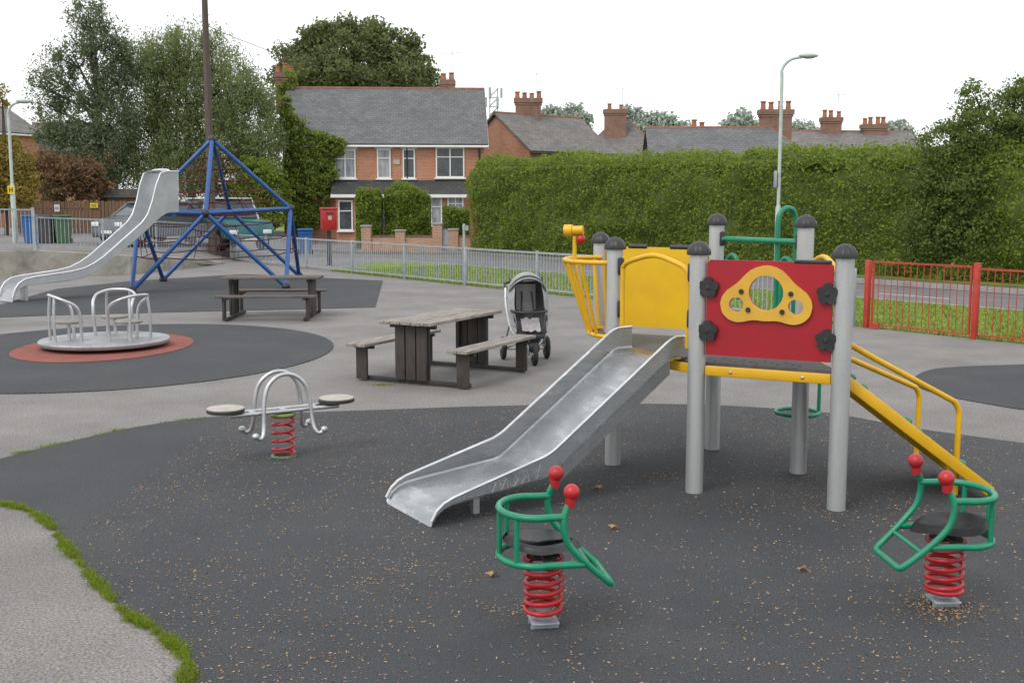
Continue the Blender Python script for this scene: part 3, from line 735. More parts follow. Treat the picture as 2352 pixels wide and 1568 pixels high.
b.build('rope_net', m_rope, py)

a0 = at(384, 490, (nodes_[0].y+nodes_[3].y)/2-.55); a0.z = 0; a1 = G(14, 694); dv = (a1-a0); TL = dv.length; dv.normalize()
ts = thing('tall_slide', 'tall stainless steel slide with high hood leaning on the blue pyramid', 'slide', (a0+a1)/2)
stt = lin([(-.03, 1.95, 1.0), (.03, 1.945, 1.0), (.055, 1.92, 1.02), (.09, 1.84, 1.06), (.12, 1.75, .88), (.15, 1.65, .56), (.18, 1.55, .36), (.22, 1.42, .29), (.46, .72, .24), (.52, .58, .23), (.59, .47, .22), (.67, .42, .21), (.88, .37, .18), (.93, .35, .16), (.965, .28, .14), (.985, .18, .12), (1.0, .02, .10)], TL, 3)
ch = chute(a0, dv, stt, .66, .018, ts, m_steel3, .05, 'chute')
tsx = V((-dv.y, dv.x, 0))
MB().tube([a0+dv*TL*.035+tsx*.375*cos(t)+up*(2.94+.05*math.sqrt(abs(sin(t)))) for t in [PI*k/14 for k in range(15)]], .028, 10).build('hood_hoop', m_steel3, ch)
MB().solid([[a0+dv*TL*f_+tsx*.37*cos(PI*k/14)+up*(2.92+.055*math.sqrt(abs(sin(PI*k/14)))) for k in range(15)] for f_ in (-.03, .035, .08)], .01).build('hood_top', m_steel3, ch)
MB().beam(a0+dv*TL*.9-up*.05, a0+dv*TL*.9+up*.34, .26, .06, 0, dv).build('support_leg', m_steel2, ts)
MB().beam(a0+dv*.02+up*1.88-tsx*.35, a0+dv*.02+up*1.88+tsx*.35, .1, .05).build('mounting_bar', m_blue, ts)

# ------------------------------------------------------------------ railings
def railing(parent, p, q, h, z0f, m, sp_=.115, r=.0105, lowz=.1, topw=.05):
    b = MB(); d = q-p; n_ = max(2, int(d.length/sp_))
    a0_, a1_ = p+up*(z0f(p)), q+up*(z0f(q))
    b.beam(a0_+up*(h-.02), a1_+up*(h-.02), topw, topw*.9); b.beam(a0_+up*lowz, a1_+up*lowz, topw*.8, topw*.7)
    for k in range(1, n_):
        c = a0_.lerp(a1_, k/n_); b.tube([c+up*lowz, c+up*(h-.03)], r, 5)
    return b.build('railing_panel', m, parent, False)
flat = lambda p: 0.
fe = thing('railing_fence', 'long grey metal railing fence between the playground and the grass verge', 'fence', Lp(0, -15))
tpos = [-.25-3.05*k for k in range(10)]
fang = math.atan2(FD.y, FD.x)
for k, t in enumerate(tpos):
    p = Lp(0, t); po_ = MB().box(p+up*.5, (.065, .065, 1.05 if k else 1.1), fang, .006).build('post', m_galv, fe)
    if k: railing(fe, Lp(0, tpos[k-1]-.03), Lp(0, t+.03), 1.0, flat, m_galv)
sg_ = MB().box(Lp(0, tpos[4]-.07)+up*.82, (.05, .05, 1.62), fang, .005).build('tall_post', m_galv, fe)
MB().box(Lp(.02, tpos[4]-.03)+up*1.52, (.25, .02, .13), fang).build('sign_plate', m_steel2, sg_)
fl_ = thing('railing_fence', 'grey metal railing fence on the raised ground above the concrete wall', 'fence', (-13, 36, .6))
lf = [at(88, 577, 35.6), at(238, 577, 36.8), at(360, 583, 38.2), at(490, 595, 42.3)]
for p in lf: p.z = 0
hz = lambda p: hb(p.x)
for k, p in enumerate(lf):
    MB().box(p+up*(hz(p)+.52), (.06, .06, 1.1), .3).build('post', m_galv, fl_)
    if k: railing(fl_, lf[k-1], p, 1.05, hz, m_galv)
gl = thing('railing_gate', 'grey metal gate at the far left edge above the concrete wall', 'gate', at(40, 577, 35.2))
g0, g1 = at(-60, 577, 34.6), at(80, 577, 35.5); g0.z = g1.z = 0
railing(gl, g0, g1, 1.28, hz, m_galv); MB().box(g1+up*(hz(g1)+.66), (.09, .09, 1.34), .3).build('post', m_galv, gl)
gr = thing('red_gate', 'red metal playground gate between two square red posts', 'gate', Lp(0, .8))
gt1 = (G(2226, 780)-O0).dot(FD)
for t, h in ((.04, 1.2), (gt1, 1.25)): MB().box(Lp(0, t)+up*h/2, (.088, .088, h), fang, .008).build('post', m_redg, gr)
railing(gr, Lp(0, .14), Lp(0, gt1-.09), 1.2, flat, m_redg, .125, .0078, .07, .032)
for t in (.15, gt1-.1): MB().box(Lp(0, t)+up*.63, (.03, .03, 1.13), fang).build('gate_stile', m_redg, gr)
MB().box(Lp(-.05, .24)+up*.06, (.2, .03, .09), fang).build('gate_stop', m_redg, gr)
rf = thing('red_fence', 'red metal railing panel to the right of the red gate', 'fence', Lp(0, gt1+1.5))
railing(rf, Lp(0, gt1+.06), Lp(0, gt1+2.6), 1.17, flat, m_redg, .125, .0078, .07, .032)
MB().box(Lp(0, gt1+2.65)+up*.6, (.09, .09, 1.22), fang, .008).build('post', m_redg, rf)

# ------------------------------------------------------------------ street furniture
pl = G(490, 600); po = thing('utility_pole', 'tall dark wooden telegraph pole rising behind the blue pyramid', 'pole', pl)
b = MB(); tpp = at(468, -60, pl.y); b.tube([pl-up*.3, tpp], .16, 14, r1=.10); bo = b.build('pole_shaft', m_pole, po)
for f_ in (.5, .62, .74, .86):
    q = pl.lerp(tpp, f_); MB().tube([q-V((.24, 0, 0)), q+V((.22, 0, 0))], .012, 6).build('climbing_step', m_galv, po)
def lamp(base, H_, ax, lab, head, r=.055):
    t = thing('street_lamp', lab, 'street lamp', base)
    MB().tube([base, base+up*2.0, base+up*2.1], [.085, .085, r], 14).build('lamp_base', m_lamp, t)
    pts = [base+up*2.05, base+up*(H_-.9), base+up*(H_-.35), base+up*(H_-.08)+ax*.22, base+up*H_+ax*.55, base+up*(H_+.02)+ax*.75]
    MB().tube(spl(pts, 5), r, 12, r1=r*.7).build('lamp_pole', m_lamp, t)
    c = base+up*(H_+.04)+ax*head
    b = MB(); b.sph(c, .30, (1, .42, .26), 18); ho = b.build('lamp_head', m_lamp, t)
    MB().sph(c-up*.045, .2, (1, .4, .25), 14).build('lens', m_glass, ho)
    return t
q = at(1787, 500, 34.5); lb = V((q.x, 34.5, 0))
tl = at(1795, 132, 34.5).z
lt = lamp(lb, tl, V((1, -.1, 0)), 'pale street lamp standing in front of the clipped hedge', .75)
MB().box(lb+V((-.12, -.02, at(1780, 412, 34.5).z)), (.06, .2, .5), 0, .01).build('sign_plate', m_galv, lt)
q = at(36, 570, 40.5); lb2 = V((q.x, 40.5, hb(q.x))); ll = lamp(lb2, at(10, 236, 40.5).z-lb2.z, V((.9, -.3, 0)), 'pale street lamp at the left edge carrying a small yellow sign', .75)
hp_ = at(26, 436, 40.3)
so = MB().box(V((lb2.x, 40.38, hp_.z)), (.24, .02, .28)).build('sign_plate', m_signy, ll)
b = MB()
b.plate([(-.065, -.09), (-.035, -.09), (-.035, -.014), (.035, -.014), (.035, -.09), (.065, -.09), (.065, .09), (.035, .09), (.035, .014), (-.035, .014), (-.035, .09), (-.065, .09)], [], fr(V((lb2.x, 40.368, hp_.z)), V((1, 0, 0)), V((0, -1, 0))), .006)
b.build('letter', m_blackp, so, False)
pb = G(757, 610); bx_ = thing('post_box', 'red post box on a dark post behind the railings', 'post box', pb)
MB().box(pb+up*.6, (.13, .13, 1.2), 0, .01).build('post', m_metalb, bx_)
zt = at(757, 476, pb.y).z; zb = at(757, 530, pb.y).z
b = MB(); b.box(pb+up*(zt+zb)/2, (.50, .42, zt-zb-.08), .35, .03); b.box(pb+up*(zt-.05), (.56, .48, .08), .35, .035); bo = b.build('box_body', m_redp, bx_)
MB().box(pb+up*(zt-.2)+V((.075, -.205, 0)), (.26, .03, .04), .35).build('slot', m_blackp, bo)
MB().box(pb+up*(zt-.36)+V((.075, -.2, 0)), (.12, .02, .13), .35).build('notice', m_plaque, bo)

def bin_(x, y, z, m, lab, s=1.):
    p = G(x, y, z); t = thing('wheelie_bin', lab, 'bin', p, rnd.uniform(-.2, .3), 'wheelie bins')
    b = L(); rows = [(.22, .24, .04), (.25, .27, .5), (.27, .30, .95)]
    vv = [[b.bm.verts.new((sx_*w*s, sy*d*s, zz*s)) for sx_, sy in ((-1, -1), (1, -1), (1, 1), (-1, 1))] for w, d, zz in rows]
    for r0_, r1_ in zip(vv, vv[1:]):
        for k in range(4): b.bm.faces.new((r0_[k], r0_[(k+1) % 4], r1_[(k+1) % 4], r1_[k]))
    b.bm.faces.new(vv[0][::-1]); b.bm.faces.new(vv[-1]); b.box((0, -.305*s, .86*s), (.45*s, .02, .06)); b.build('bin_body', m, t)
    b = L(); b.box((0, -.01, .985*s), (.60*s, .68*s, .06*s), None, .02); b.tube([(-.25*s, .36*s, .98*s), (.25*s, .36*s, .98*s)], .02, 8); b.build('lid', m, t)
    for sg in (1, -1): L().tube([(sg*.24*s, .25*s, .1*s), (sg*.29*s, .25*s, .1*s)], .1*s, 14).build('wheel', m_tyre, t)
bin_(77, 560, .7, m_binb, 'blue wheelie bin on the raised ground at the far left'); bin_(114, 560, .7, m_bink, 'black wheelie bin between the blue bin and the green bin')
bin_(147, 560, .7, m_bing, 'dark green wheelie bin beside the parked grey car'); bin_(702, 585, -.0, m_binb, 'blue wheelie bin on the pavement behind the fence near the post box', 1.05)

def vehicle(name, lab, cat, loc, rz, m, prof, cab, W, wheels, wr, roofm=None):
    t = thing(name, lab, cat, loc, rz)
    def side(poly, w, mm, nm, par, taper=1.):
        b = bmesh.new(); lo = [b.verts.new((x, -w/2*(taper if z > 1.2 else 1), z)) for x, z in poly]; hi = [b.verts.new((x, w/2*(taper if z > 1.2 else 1), z)) for x, z in poly]
        b.faces.new(lo); b.faces.new(hi[::-1]); k = len(poly)
        for i in range(k): b.faces.new((lo[i], hi[i], hi[(i+1) % k], lo[(i+1) % k]))
        bmesh.ops.bevel(b, geom=b.edges[:], offset=.05, segments=2, affect='EDGES')
        o = L(); o.merge(b); return o.build(nm, mm, par, ang=50)
    side(prof, W, m, 'body', t); side(cab, W-.06, m_glassd, 'windows', t, .84)
    zt_ = max(z for x, z in cab); xs_ = [x for x, z in cab if z > zt_-.1]
    L().box(((min(xs_)+max(xs_))/2, 0, zt_+.01), (max(xs_)-min(xs_)+.1, (W-.06)*.84, .06), None, .025).build('roof', roofm or m, t)
    for (x0, z0), (x1, z1) in zip(cab, cab[1:]+cab[:1]):
        if abs(z1-z0) > .2:
            for sg in (1, -1): L().tube([(x0, sg*(W-.05)/2*(.84 if z0 > 1.2 else 1), z0), (x1, sg*(W-.05)/2*(.84 if z1 > 1.2 else 1), z1)], .04, 6).build('pillar', roofm or m, t)
    for sg in (1, -1): L().tube([(0, sg*(W-.05)/2, cab[0][1]), (0, sg*(W-.05)/2*.84, zt_)], .035, 6).build('pillar', roofm or m, t)
    for x in wheels:
        for sg in (1, -1):
            w_ = L().tube([(x, sg*(W/2-.2), wr), (x, sg*(W/2+.01), wr)], wr, 22).build('wheel', m_tyre, t)
            L().tube([(x, sg*(W/2), wr), (x, sg*(W/2+.02), wr)], wr*.6, 16).build('rim', m_steel2, w_)
    x = max(p[0] for p in prof)
    for sg in (1, -1):
        L().box((x-.01, sg*(W/2-.28), .72), (.05, .34, .15), None, .02).build('headlight', m_white, t)
        L().box((min(p[0] for p in prof)+.01, sg*(W/2-.18), .8), (.05, .16, .24), None, .02).build('tail_light', m_redp, t)
    L().box((x+.012, 0, .45), (.02, .5, .11)).build('number_plate', m_white, t)
    return t
pc_ = G(292, 562, .68)
vehicle('parked_car', 'grey hatchback parked behind the railings at the left', 'car', pc_+V((.3, 1.6, 0)), math.radians(-118), m_car, [(-1.95, .25), (1.95, .25), (2.0, .6), (1.85, .85), (.9, 1.0), (-1.9, 1.02), (-2.0, .6)], [(1.0, .97), (.35, 1.43), (-1.3, 1.46), (-1.85, 1.0)], 1.7, (-1.25, 1.25), .3)
tv = G(488, 578, .35)
vehicle('parked_truck', 'teal pickup truck with a white roof parked behind the blue pyramid', 'truck', tv+V((0, 2, 0)), math.radians(-52), m_teal, [(-2.3, .45), (2.2, .45), (2.25, .85), (2.1, 1.1), (.9, 1.2), (-2.3, 1.2)], [(1.0, 1.18), (.75, 1.88), (-1.9, 1.94), (-2.1, 1.18)], 1.9, (-1.4, 1.4), .4, m_vroof)

# ------------------------------------------------------------------ houses
def house(name, lab, loc, rz, W, D_, ez, rz_, wm=None, rm=None, hipL=0, hipR=0, ov=.3, verge=False, ridge=True):
    t = thing(name, lab, 'house', loc, rz); k = (rz_-ez)/(D_/2); x0, x1 = -W/2, W/2
    b = L(); v = lambda x, y, z: b.bm.verts.new((x, y, z))
    a = [v(x0, 0, -.6), v(x1, 0, -.6), v(x1, D_, -.6), v(x0, D_, -.6)]; c = [v(x0, 0, ez), v(x1, 0, ez), v(x1, D_, ez), v(x0, D_, ez)]
    for i in range(4): b.bm.faces.new((a[i], a[(i+1) % 4], c[(i+1) % 4], c[i]))
    if not hipL: g = v(x0, D_/2, rz_-.02); b.bm.faces.new((c[0], c[3], g))
    if not hipR: g = v(x1, D_/2, rz_-.02); b.bm.faces.new((c[1], c[2], g))
    b.build('wall', wm or m_brick, t, False)
    oz = ez-k*ov; rl = (x0-ov*.7) if not hipL else x0+hipL; rr_ = (x1+ov*.7) if not hipR else x1-hipR
    e0 = x0-ov*.7; e1 = x1+ov*.7
    b = bmesh.new(); nv = lambda *p: b.verts.new(p)
    f0, f1, b0, b1 = nv(e0, -ov, oz), nv(e1, -ov, oz), nv(e0, D_+ov, oz), nv(e1, D_+ov, oz); r0_, r1_ = nv(rl, D_/2, rz_), nv(rr_, D_/2, rz_)
    b.faces.new((f0, f1, r1_, r0_)); b.faces.new((b1, b0, r0_, r1_))
    if hipL: b.faces.new((b0, f0, r0_))
    if hipR: b.faces.new((f1, b1, r1_))
    bmesh.ops.recalc_face_normals(b, faces=b.faces[:]); bmesh.ops.solidify(b, geom=b.faces[:], thickness=-.09)
    bmesh.ops.translate(b, vec=(0, 0, .05), verts=b.verts[:])
    o = L(); o.merge(b); roof = o.build('roof', rm or m_slate, t, False)
    if ridge:
        rt = L(); rt.tube([(rl, D_/2, rz_+.1), (rr_, D_/2, rz_+.1)], .11, 8)
        if hipL: rt.tube([(rl, D_/2, rz_+.1), (e0, -ov, oz+.1)], .07, 8)
        if hipR: rt.tube([(rr_, D_/2, rz_+.1), (e1, -ov, oz+.1)], .07, 8)
        rt.build('ridge_tiles', m_tile, roof)
    g_ = L(); g_.tube([(e0, -ov-.05, oz-.02), (e1, -ov-.05, oz-.02)], .06, 8); g_.build('gutter', m_white if verge else m_metalb, roof)
    if verge:
        for ex, hp in ((e0, hipL), (e1, hipR)):
            if not hp:
                for yy in (-ov, D_+ov): L().beam((ex, yy, oz-.06), (ex, D_/2, rz_-.06), .04, .2).build('verge_board', m_white, roof)
    return t
def chimney(t, x0, x1, yt, yb, Y, pots, wm=None, aerial=False, dep=.7):
    a = at(x0, yt, Y); b_ = at(x1, yb, Y); c = (a+b_)/2; w = b_.x-a.x; h = a.z-b_.z
    b = MB(); b.box(c-up*.4, (w*.88, dep, h+.8-.3)); b.box(V((c.x, c.y, a.z-.42)), (w*.94, dep*1.1, .12)); b.box(V((c.x, c.y, a.z-.2)), (w, dep*1.2, .28))
    o = b.build('chimney', wm or m_brickd, t, False)
    for k in range(pots):
        px_ = V((a.x+w*(k+.5)/pots, c.y+(.12 if k % 2 else -.1), a.z-.07)); hh = rnd.uniform(.32, .55); r_ = min(.15, w/pots*.43)
        MB().lathe([(r_*1.05, 0), (r_*.85, hh*.8), (r_*1.1, hh*.85), (r_*1.1, hh), (r_*.7, hh)], px_, 14).build('chimney_pot', m_pot, o)
    if aerial:
        q = V((c.x+w*.3, c.y, a.z)); b = MB(); b.tube([q-up*.6, q+up*1.5], .02, 6); b.tube([q+up*1.4-V((.5, 0, 0)), q+up*1.45+V((.5, .1, 0))], .012, 5)
        for k in range(6): e = q+up*1.42+V((-.45+.17*k, 0, 0)); b.tube([e-V((.03, .2, .12)), e+V((.03, .2, .12))], .008, 4)
        b.build('aerial', m_galv, o)
    return o
def window(t, x0, x1, z0, z1, y=0, cols=2, trans=.35, glass=None, header=True):
    w, h = x1-x0, z1-z0; b = L(); fw = .07
    b.box(((x0+x1)/2, y-.03, z0+fw/2), (w, .12, fw)); b.box(((x0+x1)/2, y-.03, z1-fw/2), (w, .12, fw))
    for k in range(cols+1): b.box((x0+fw/2+(w-fw)*k/cols, y-.03, (z0+z1)/2), (fw if k in (0, cols) else fw*.9, .112, h-2*fw))
    if trans:
        for k in range(cols): b.box((x0+fw/2+(w-fw)*(k+.5)/cols, y-.03, z1-h*trans), ((w-fw)/cols-fw, .10, .05))
    o = b.build('window', m_white, t, False)
    L().box(((x0+x1)/2, y-.012, (z0+z1)/2), (w-.05, .02, h-.05)).build('pane', glass or m_glass, o, False)
    L().box(((x0+x1)/2, y-.06, z0-.04), (w+.16, .22, .075), None, .01).build('sill', m_white, o, False)
    if header: L().box(((x0+x1)/2, y-.01, z1+.09), (w+.2, .07, .17)).build('lintel', m_white, o, False)
    return o
HY = 60.
hc = at(884, 500, HY); hk_ = HY/F
mh = house('brick_house', 'pair of orange brick cottages with a slate roof and ivy on its left end', (hc.x, HY, 0), math.radians(4), 10.5, 8.0, at(884, 326, HY).z, at(884, 209, HY+4).z, m_brick, m_slate, verge=True)
lx = lambda p: (p-884)*hk_
zz = lambda p: at(884, p, HY).z
for x0, x1, y0, y1, c_ in ((750, 820, 344, 410, 3), (868, 899, 342, 410, 1), (926, 954, 342, 410, 1), (1001, 1066, 338, 408, 2)):
    window(mh, lx(x0), lx(x1), zz(y1), zz(y0), 0, c_, .32, m_glass if x0 < 900 else m_glassd)
L().box((lx(912), -.02, zz(372)), (.36, .05, .24)).build('plaque', m_plaque, mh)
L().box(((lx(778)+lx(1066))/2, -.6, .7), (lx(1066)-lx(778), 1.2, 3.6)).build('front_bay', m_brick, mh, False)
L().solid([[(lx(768), -1.55, zz(447)), (lx(1074), -1.55, zz(447))], [(lx(768), .02, zz(413)), (lx(1074), .02, zz(413))]], .08).build('porch_roof', m_slate, mh, False)
L().box(((lx(768)+lx(1074))/2, -1.57, zz(449)-.03), (lx(1074)-lx(768), .05, .16)).build('fascia_board', m_white, mh, False)
for x0, x1, y0, y1, c_ in ((783, 815, 460, 528, 1), (988, 1014, 452, 516, 1), (1026, 1062, 450, 500, 2), (900, 960, 455, 510, 2)):
    window(mh, lx(x0), lx(x1), zz(y1), zz(y0), -1.2, c_, .35, m_glassd if x0 < 800 else m_glass, False)
L().box((lx(870), -1.23, 1.1), (.9, .1, 2.1), None, .01).build('door', m_glassd, mh)
chimney(mh, 632, 678, 165, 235, HY+4.2, 3, m_brickd); chimney(mh, 1010, 1046, 182, 232, HY+4.8, 2, m_brickd, True)
L().tube([(5.0, -.1, 0), (5.0, -.1, 4.9)], .05, 8).build('drain_pipe', m_metalb, mh); L().tube([(1.2, -.08, 3.2), (1.2, -.08, 4.9)], .04, 8).build('drain_pipe', m_metalb, mh)

def gp_(x, Y): q = at(x, 457, Y); return (q.x, Y, 0)
h2 = house('brick_house', 'brick house with a stained gable just right of the ivy covered cottages', gp_(1313, 70), math.radians(42), 7.0, 6, at(1200, 345, 69).z, at(1140, 264, 70).z, m_brickm, m_slate2, ridge=True)
chimney(h2, 1180, 1246, 224, 290, 71.9, 4, m_brickd, True)
h3 = house('brick_house', 'house with a dark hipped roof and one brick chimney above the hedge', gp_(1425, 80), math.radians(-6), 6.2, 6.5, at(1425, 362, 80).z, at(1425, 280, 83).z, m_brickd, m_slate2, 2.6, 2.6)
chimney(h3, 1386, 1440, 250, 308, 82, 2, m_brickd, True, .9)
h4 = house('brick_house', 'long low grey slate roofed house behind the middle of the hedge', gp_(1680, 62), math.radians(-3), 8.6, 6.5, at(1680, 365, 62).z, at(1680, 298, 65).z, m_brickd, m_slate, 0, 1.8)
chimney(h4, 1742, 1820, 250, 300, 65.4, 4, m_brickd); chimney(h4, 1584, 1622, 293, 312, 66, 2, m_brickd, False, .6)
h5 = house('brick_house', 'partly hidden slate roof above the hedge right of the street lamp', gp_(1960, 74), math.radians(4), 9.5, 6.5, at(1960, 345, 74).z, at(1960, 306, 77).z, m_brickd, m_slate2)
chimney(h5, 1885, 1932, 268, 314, 77, 3, m_brickd, True); chimney(h5, 1978, 2036, 284, 316, 77, 4, m_brickd)
h6 = house('brick_house', 'red brick gable with white verge boards at the far left edge', gp_(-22, 74), math.radians(62), 8, 6.5, at(20, 300, 74).z, at(20, 238, 74).z, m_brick, m_slate2, verge=True)
h7 = house('brick_house', 'small brown roofed house with a white window beyond the left trees', gp_(122, 78), math.radians(-4), 4.6, 5.5, at(100, 345, 78).z, at(100, 288, 80.7).z, m_brick, m_slate2)
window(h7, -1.35, -.1, at(100, 373, 78).z, at(100, 347, 78).z, 0, 3, 0, m_glass)

tm = at(1134, 203, 150); bm0 = V((tm.x, 150, 0)); mo = thing('radio_mast', 'distant grey lattice mast on the skyline right of the cottages', 'mast', bm0)
b = MB(); hw = .62
for sx_ in (-1, 1):
    for sy in (-1, 1): b.tube([bm0+V((sx_*hw, sy*hw, 0)), V((tm.x+sx_*hw*.8, 150+sy*hw*.8, tm.z))], .07, 5)
for k in range(14):
    z0, z1 = tm.z*k/14, tm.z*(k+1)/14
    for sy in (-1, 1): b.tube([bm0+V((-hw, sy*hw, z0)), bm0+V((hw, sy*hw, z1))], .04, 4); b.tube([bm0+V((hw, sy*hw, z0)), bm0+V((-hw, sy*hw, z0))], .04, 4)
b.build('lattice', mat('hazy steel', (.42, .44, .46), None, .6), mo, False)
for k in range(6): MB().box(V((tm.x+1.0*cos(k*PI/3), 150+1.0*sin(k*PI/3), tm.z-.6-(k % 2)*1.2)), (.3, .2, 1.3)).build('antenna', m_galv, mo, False)

gw = thing('garden_wall', 'low orange brick garden wall with piers in front of the cottages', 'wall', at(980, 560, 50.5))
gx = [at(p, 560, 50.5).x for p in (842, 920, 1005, 1042, 1108)]
for i, x in enumerate(gx):
    z = (1.05, .85, 1.15, .9, .8)[i]; q = V((x, 50.5, 0)); b = MB(); b.box(q+up*z/2, (.42, .42, z)); po_ = b.build('pier', m_gardenw, gw, False)
    MB().box(q+up*(z+.04), (.5, .5, .08), None, .02).build('coping', m_kerb, po_)
for i in (0, 1, 3):
    a, c = gx[i]+.21, gx[i+1]-.21
    o = MB().box(V(((a+c)/2, 50.5, .3)), (c-a, .22, .62)).build('wall_panel', m_gardenw, gw, False)
    MB().box(V(((a+c)/2, 50.5, .64)), (c-a, .28, .06)).build('coping', m_tile, o, False)
MB().box(V(((gx[2]+gx[3])/2, 50.5, .5)), (gx[3]-gx[2]-.44, .05, .9)).build('garden_gate', m_galv, gw, False)

bf = thing('board_fence', 'brown wooden picket fence behind the wheelie bins', 'fence', at(180, 480, 52))
x0, x1 = at(28, 470, 52).x, at(325, 470, 52).x; zt_ = at(150, 462, 52).z; b = MB(); x = x0; k = 0
while x < x1:
    b.box((x, 52, (zt_+.5)/2+.02*sin(k*2.1)), (.13, .03, zt_-.5)); x += .165; k += 1
b.build('picket_panel', m_fencew, bf, False)
for z in (zt_-.35, 1.0): MB().box(((x0+x1)/2, 52.04, z), (x1-x0, .05, .1)).build('rail', m_fencew, bf, False)
sh = thing('garden_shed', 'dark low shed roof beside the brown wooden fence', 'shed', at(290, 470, 54))
q = at(292, 450, 54); MB().box(V((q.x, 54.6, 1.3)), (1.9, 1.2, 2.3)).build('wall', m_fencew, sh, False)
MB().solid([[(q.x-1.15, 53.8, 2.35), (q.x+1.15, 53.8, 2.35)], [(q.x-1.1, 54.7, 2.75), (q.x+1.1, 54.7, 2.75)]], .06).build('roof', m_slate2, sh, False)
for (x, y, w, h, m_, lab) in ((216, 472, 18, 11, m_signy, 'small yellow notice fixed to the brown wooden fence'), (131, 478, 12, 16, m_white, 'small white notice fixed to the brown wooden fence')):
    q = at(x, y, 51.93); so = MB().box(q, (w*.02, .02, h*.02)).build('fence_sign', m_, None, False); tag(so, lab, 'sign')
    for k in range(2): MB().box(q+V((0, -.014, .03-.07*k)), (w*.013, .006, .025)).build('printed_line', m_blackp, so, False)

# ------------------------------------------------------------------ vegetation
def tree(name, lab, cat, Y, basex, z0, blobs, ncl, per, spread, size, m, tr=.25, asp=.5, hang=0, group=None, shell=.5, ysc=1., limbs=True, hub=None):
    q = at(basex, 457, Y); base = V((q.x, Y, z0)); t = thing(name, lab, cat, base, 0, group)
    cs = []; areas = []
    for (bx, by, rx_, ry_) in blobs:
        c = at(bx, by, Y); cs.append((c, rx_*Y/F, ry_*Y/F)); areas.append(rx_*ry_)
    tot = sum(areas); pts = []
    for (c, a, h), ar in zip(cs, areas):
        n_ = max(3, int(ncl*ar/tot)); d = R.normal(size=(n_, 3)); d /= np.linalg.norm(d, axis=1)[:, None]
        rr_ = shell+(1.06-shell)*R.random(n_)**.7
        cc_ = d*rr_[:, None]*np.array([a, max(a, h)*.85*ysc, h])+np.array([c.x, c.y+rnd.uniform(-.3, .3)*a*ysc, c.z])
        sc__ = spread*(.4+R.random(n_)*1.1)
        for k in range(n_):
            g = R.normal(size=(per, 3)); ln = np.linalg.norm(g, axis=1)[:, None]; g *= np.minimum(1, 1.7/ln)
            pts.append(cc_[k]+g*sc__[k]*np.array([1, 1, .7 if hang <= 0 else 1.6]))
    quads('crown', leaves(np.concatenate(pts), size, asp, hang), m, t)
    if limbs:
        top = max((c for c, a, h in cs), key=lambda c: c.z); b = MB(); hb_ = V((hub[0], Y, hub[1])) if hub else base.lerp(V((base.x*.5+top.x*.5, Y, top.z)), .35)
        b.tube(spl([base-up*.3, base.lerp(hb_, .5)+V((.1*tr*4, 0, 0)), hb_, hb_.lerp(top, .5)+V((tr, 0, 0)), top], 4), tr, 9, r1=tr*.15)
        for c, a, h in cs:
            s_ = hb_.lerp(top, max(0, min(.8, (c.z-hb_.z)/(top.z-hb_.z+.01)*.6))); b.tube(spl([s_, s_.lerp(c, .5)+up*.12*h, c+up*h*.4], 4), tr*.42, 6, r1=tr*.06)
            for j in range(3):
                e = c+V((rnd.uniform(-1, 1)*a*.8, rnd.uniform(-.6, .6)*a, rnd.uniform(-.5, .8)*h)); b.tube([s_.lerp(c, .7), e], tr*.2, 5, r1=tr*.04)
        b.build('trunk', m_bark, t)
    return t
tree('eucalyptus_tree', 'tall open crowned tree at the left with sky showing through', 'tree', 56, 235, .5, [(203, 34, 38, 34), (222, 88, 48, 38), (165, 128, 54, 26), (262, 150, 38, 34), (250, 205, 46, 44), (128, 178, 50, 22), (175, 225, 70, 30), (262, 290, 60, 50), (108, 248, 40, 22), (235, 350, 86, 48), (170, 300, 68, 32), (92, 196, 28, 11), (285, 112, 22, 26), (200, 405, 100, 40), (120, 310, 34, 24)], 560, 85, .235, .066, m_euc, .26, .45, .3)
tree('willow_tree', 'broad drooping green tree between the open crowned tree and the cottages', 'tree', 58, 440, .3, [(440, 120, 62, 50), (370, 150, 74, 58), (335, 225, 60, 95), (430, 230, 110, 100), (520, 200, 74, 74), (565, 290, 66, 95), (470, 330, 130, 88), (330, 330, 60, 85), (400, 400, 125, 62), (590, 220, 40, 50), (605, 340, 44, 74), (400, 90, 28, 24), (490, 95, 26, 22), (520, 400, 110, 60)], 1700, 85, .26, .070, m_willow, .3, .3, 1.0)
tree('oak_tree', 'large round topped dark tree rising behind the cottage roof', 'tree', 86, 810, 0, [(800, 120, 105, 58), (705, 140, 55, 42), (885, 115, 80, 46), (950, 160, 46, 34), (755, 82, 52, 28), (850, 68, 52, 24), (655, 135, 26, 22), (820, 175, 150, 50), (982, 178, 24, 20), (650, 180, 38, 20), (740, 200, 100, 40), (900, 210, 100, 40), (800, 58, 30, 16), (930, 100, 28, 20)], 820, 80, .42, .12, m_oak, .5, .55, 0)
tree('big_shrub', 'dark towering shrub at the right end of the hedge', 'shrub', 32.3, 2270, 0, [(2270, 300, 85, 55), (2340, 260, 60, 65), (2190, 335, 75, 50), (2310, 400, 120, 100), (2200, 440, 95, 110), (2290, 540, 150, 90), (2380, 340, 80, 100), (2160, 530, 75, 85), (2230, 225, 16, 40), (2335, 205, 12, 32), (2390, 500, 90, 120)], 1400, 75, .18, .042, m_darkleaf, .12, .55, 0, shell=.62)
tree('bronze_shrub', 'bronze tinted bush beneath the open crowned tree above the wooden fence', 'shrub', 54, 160, .5, [(150, 400, 75, 40), (110, 385, 45, 30), (200, 410, 40, 40), (160, 435, 85, 28)], 300, 60, .18, .065, m_redbush, .08)
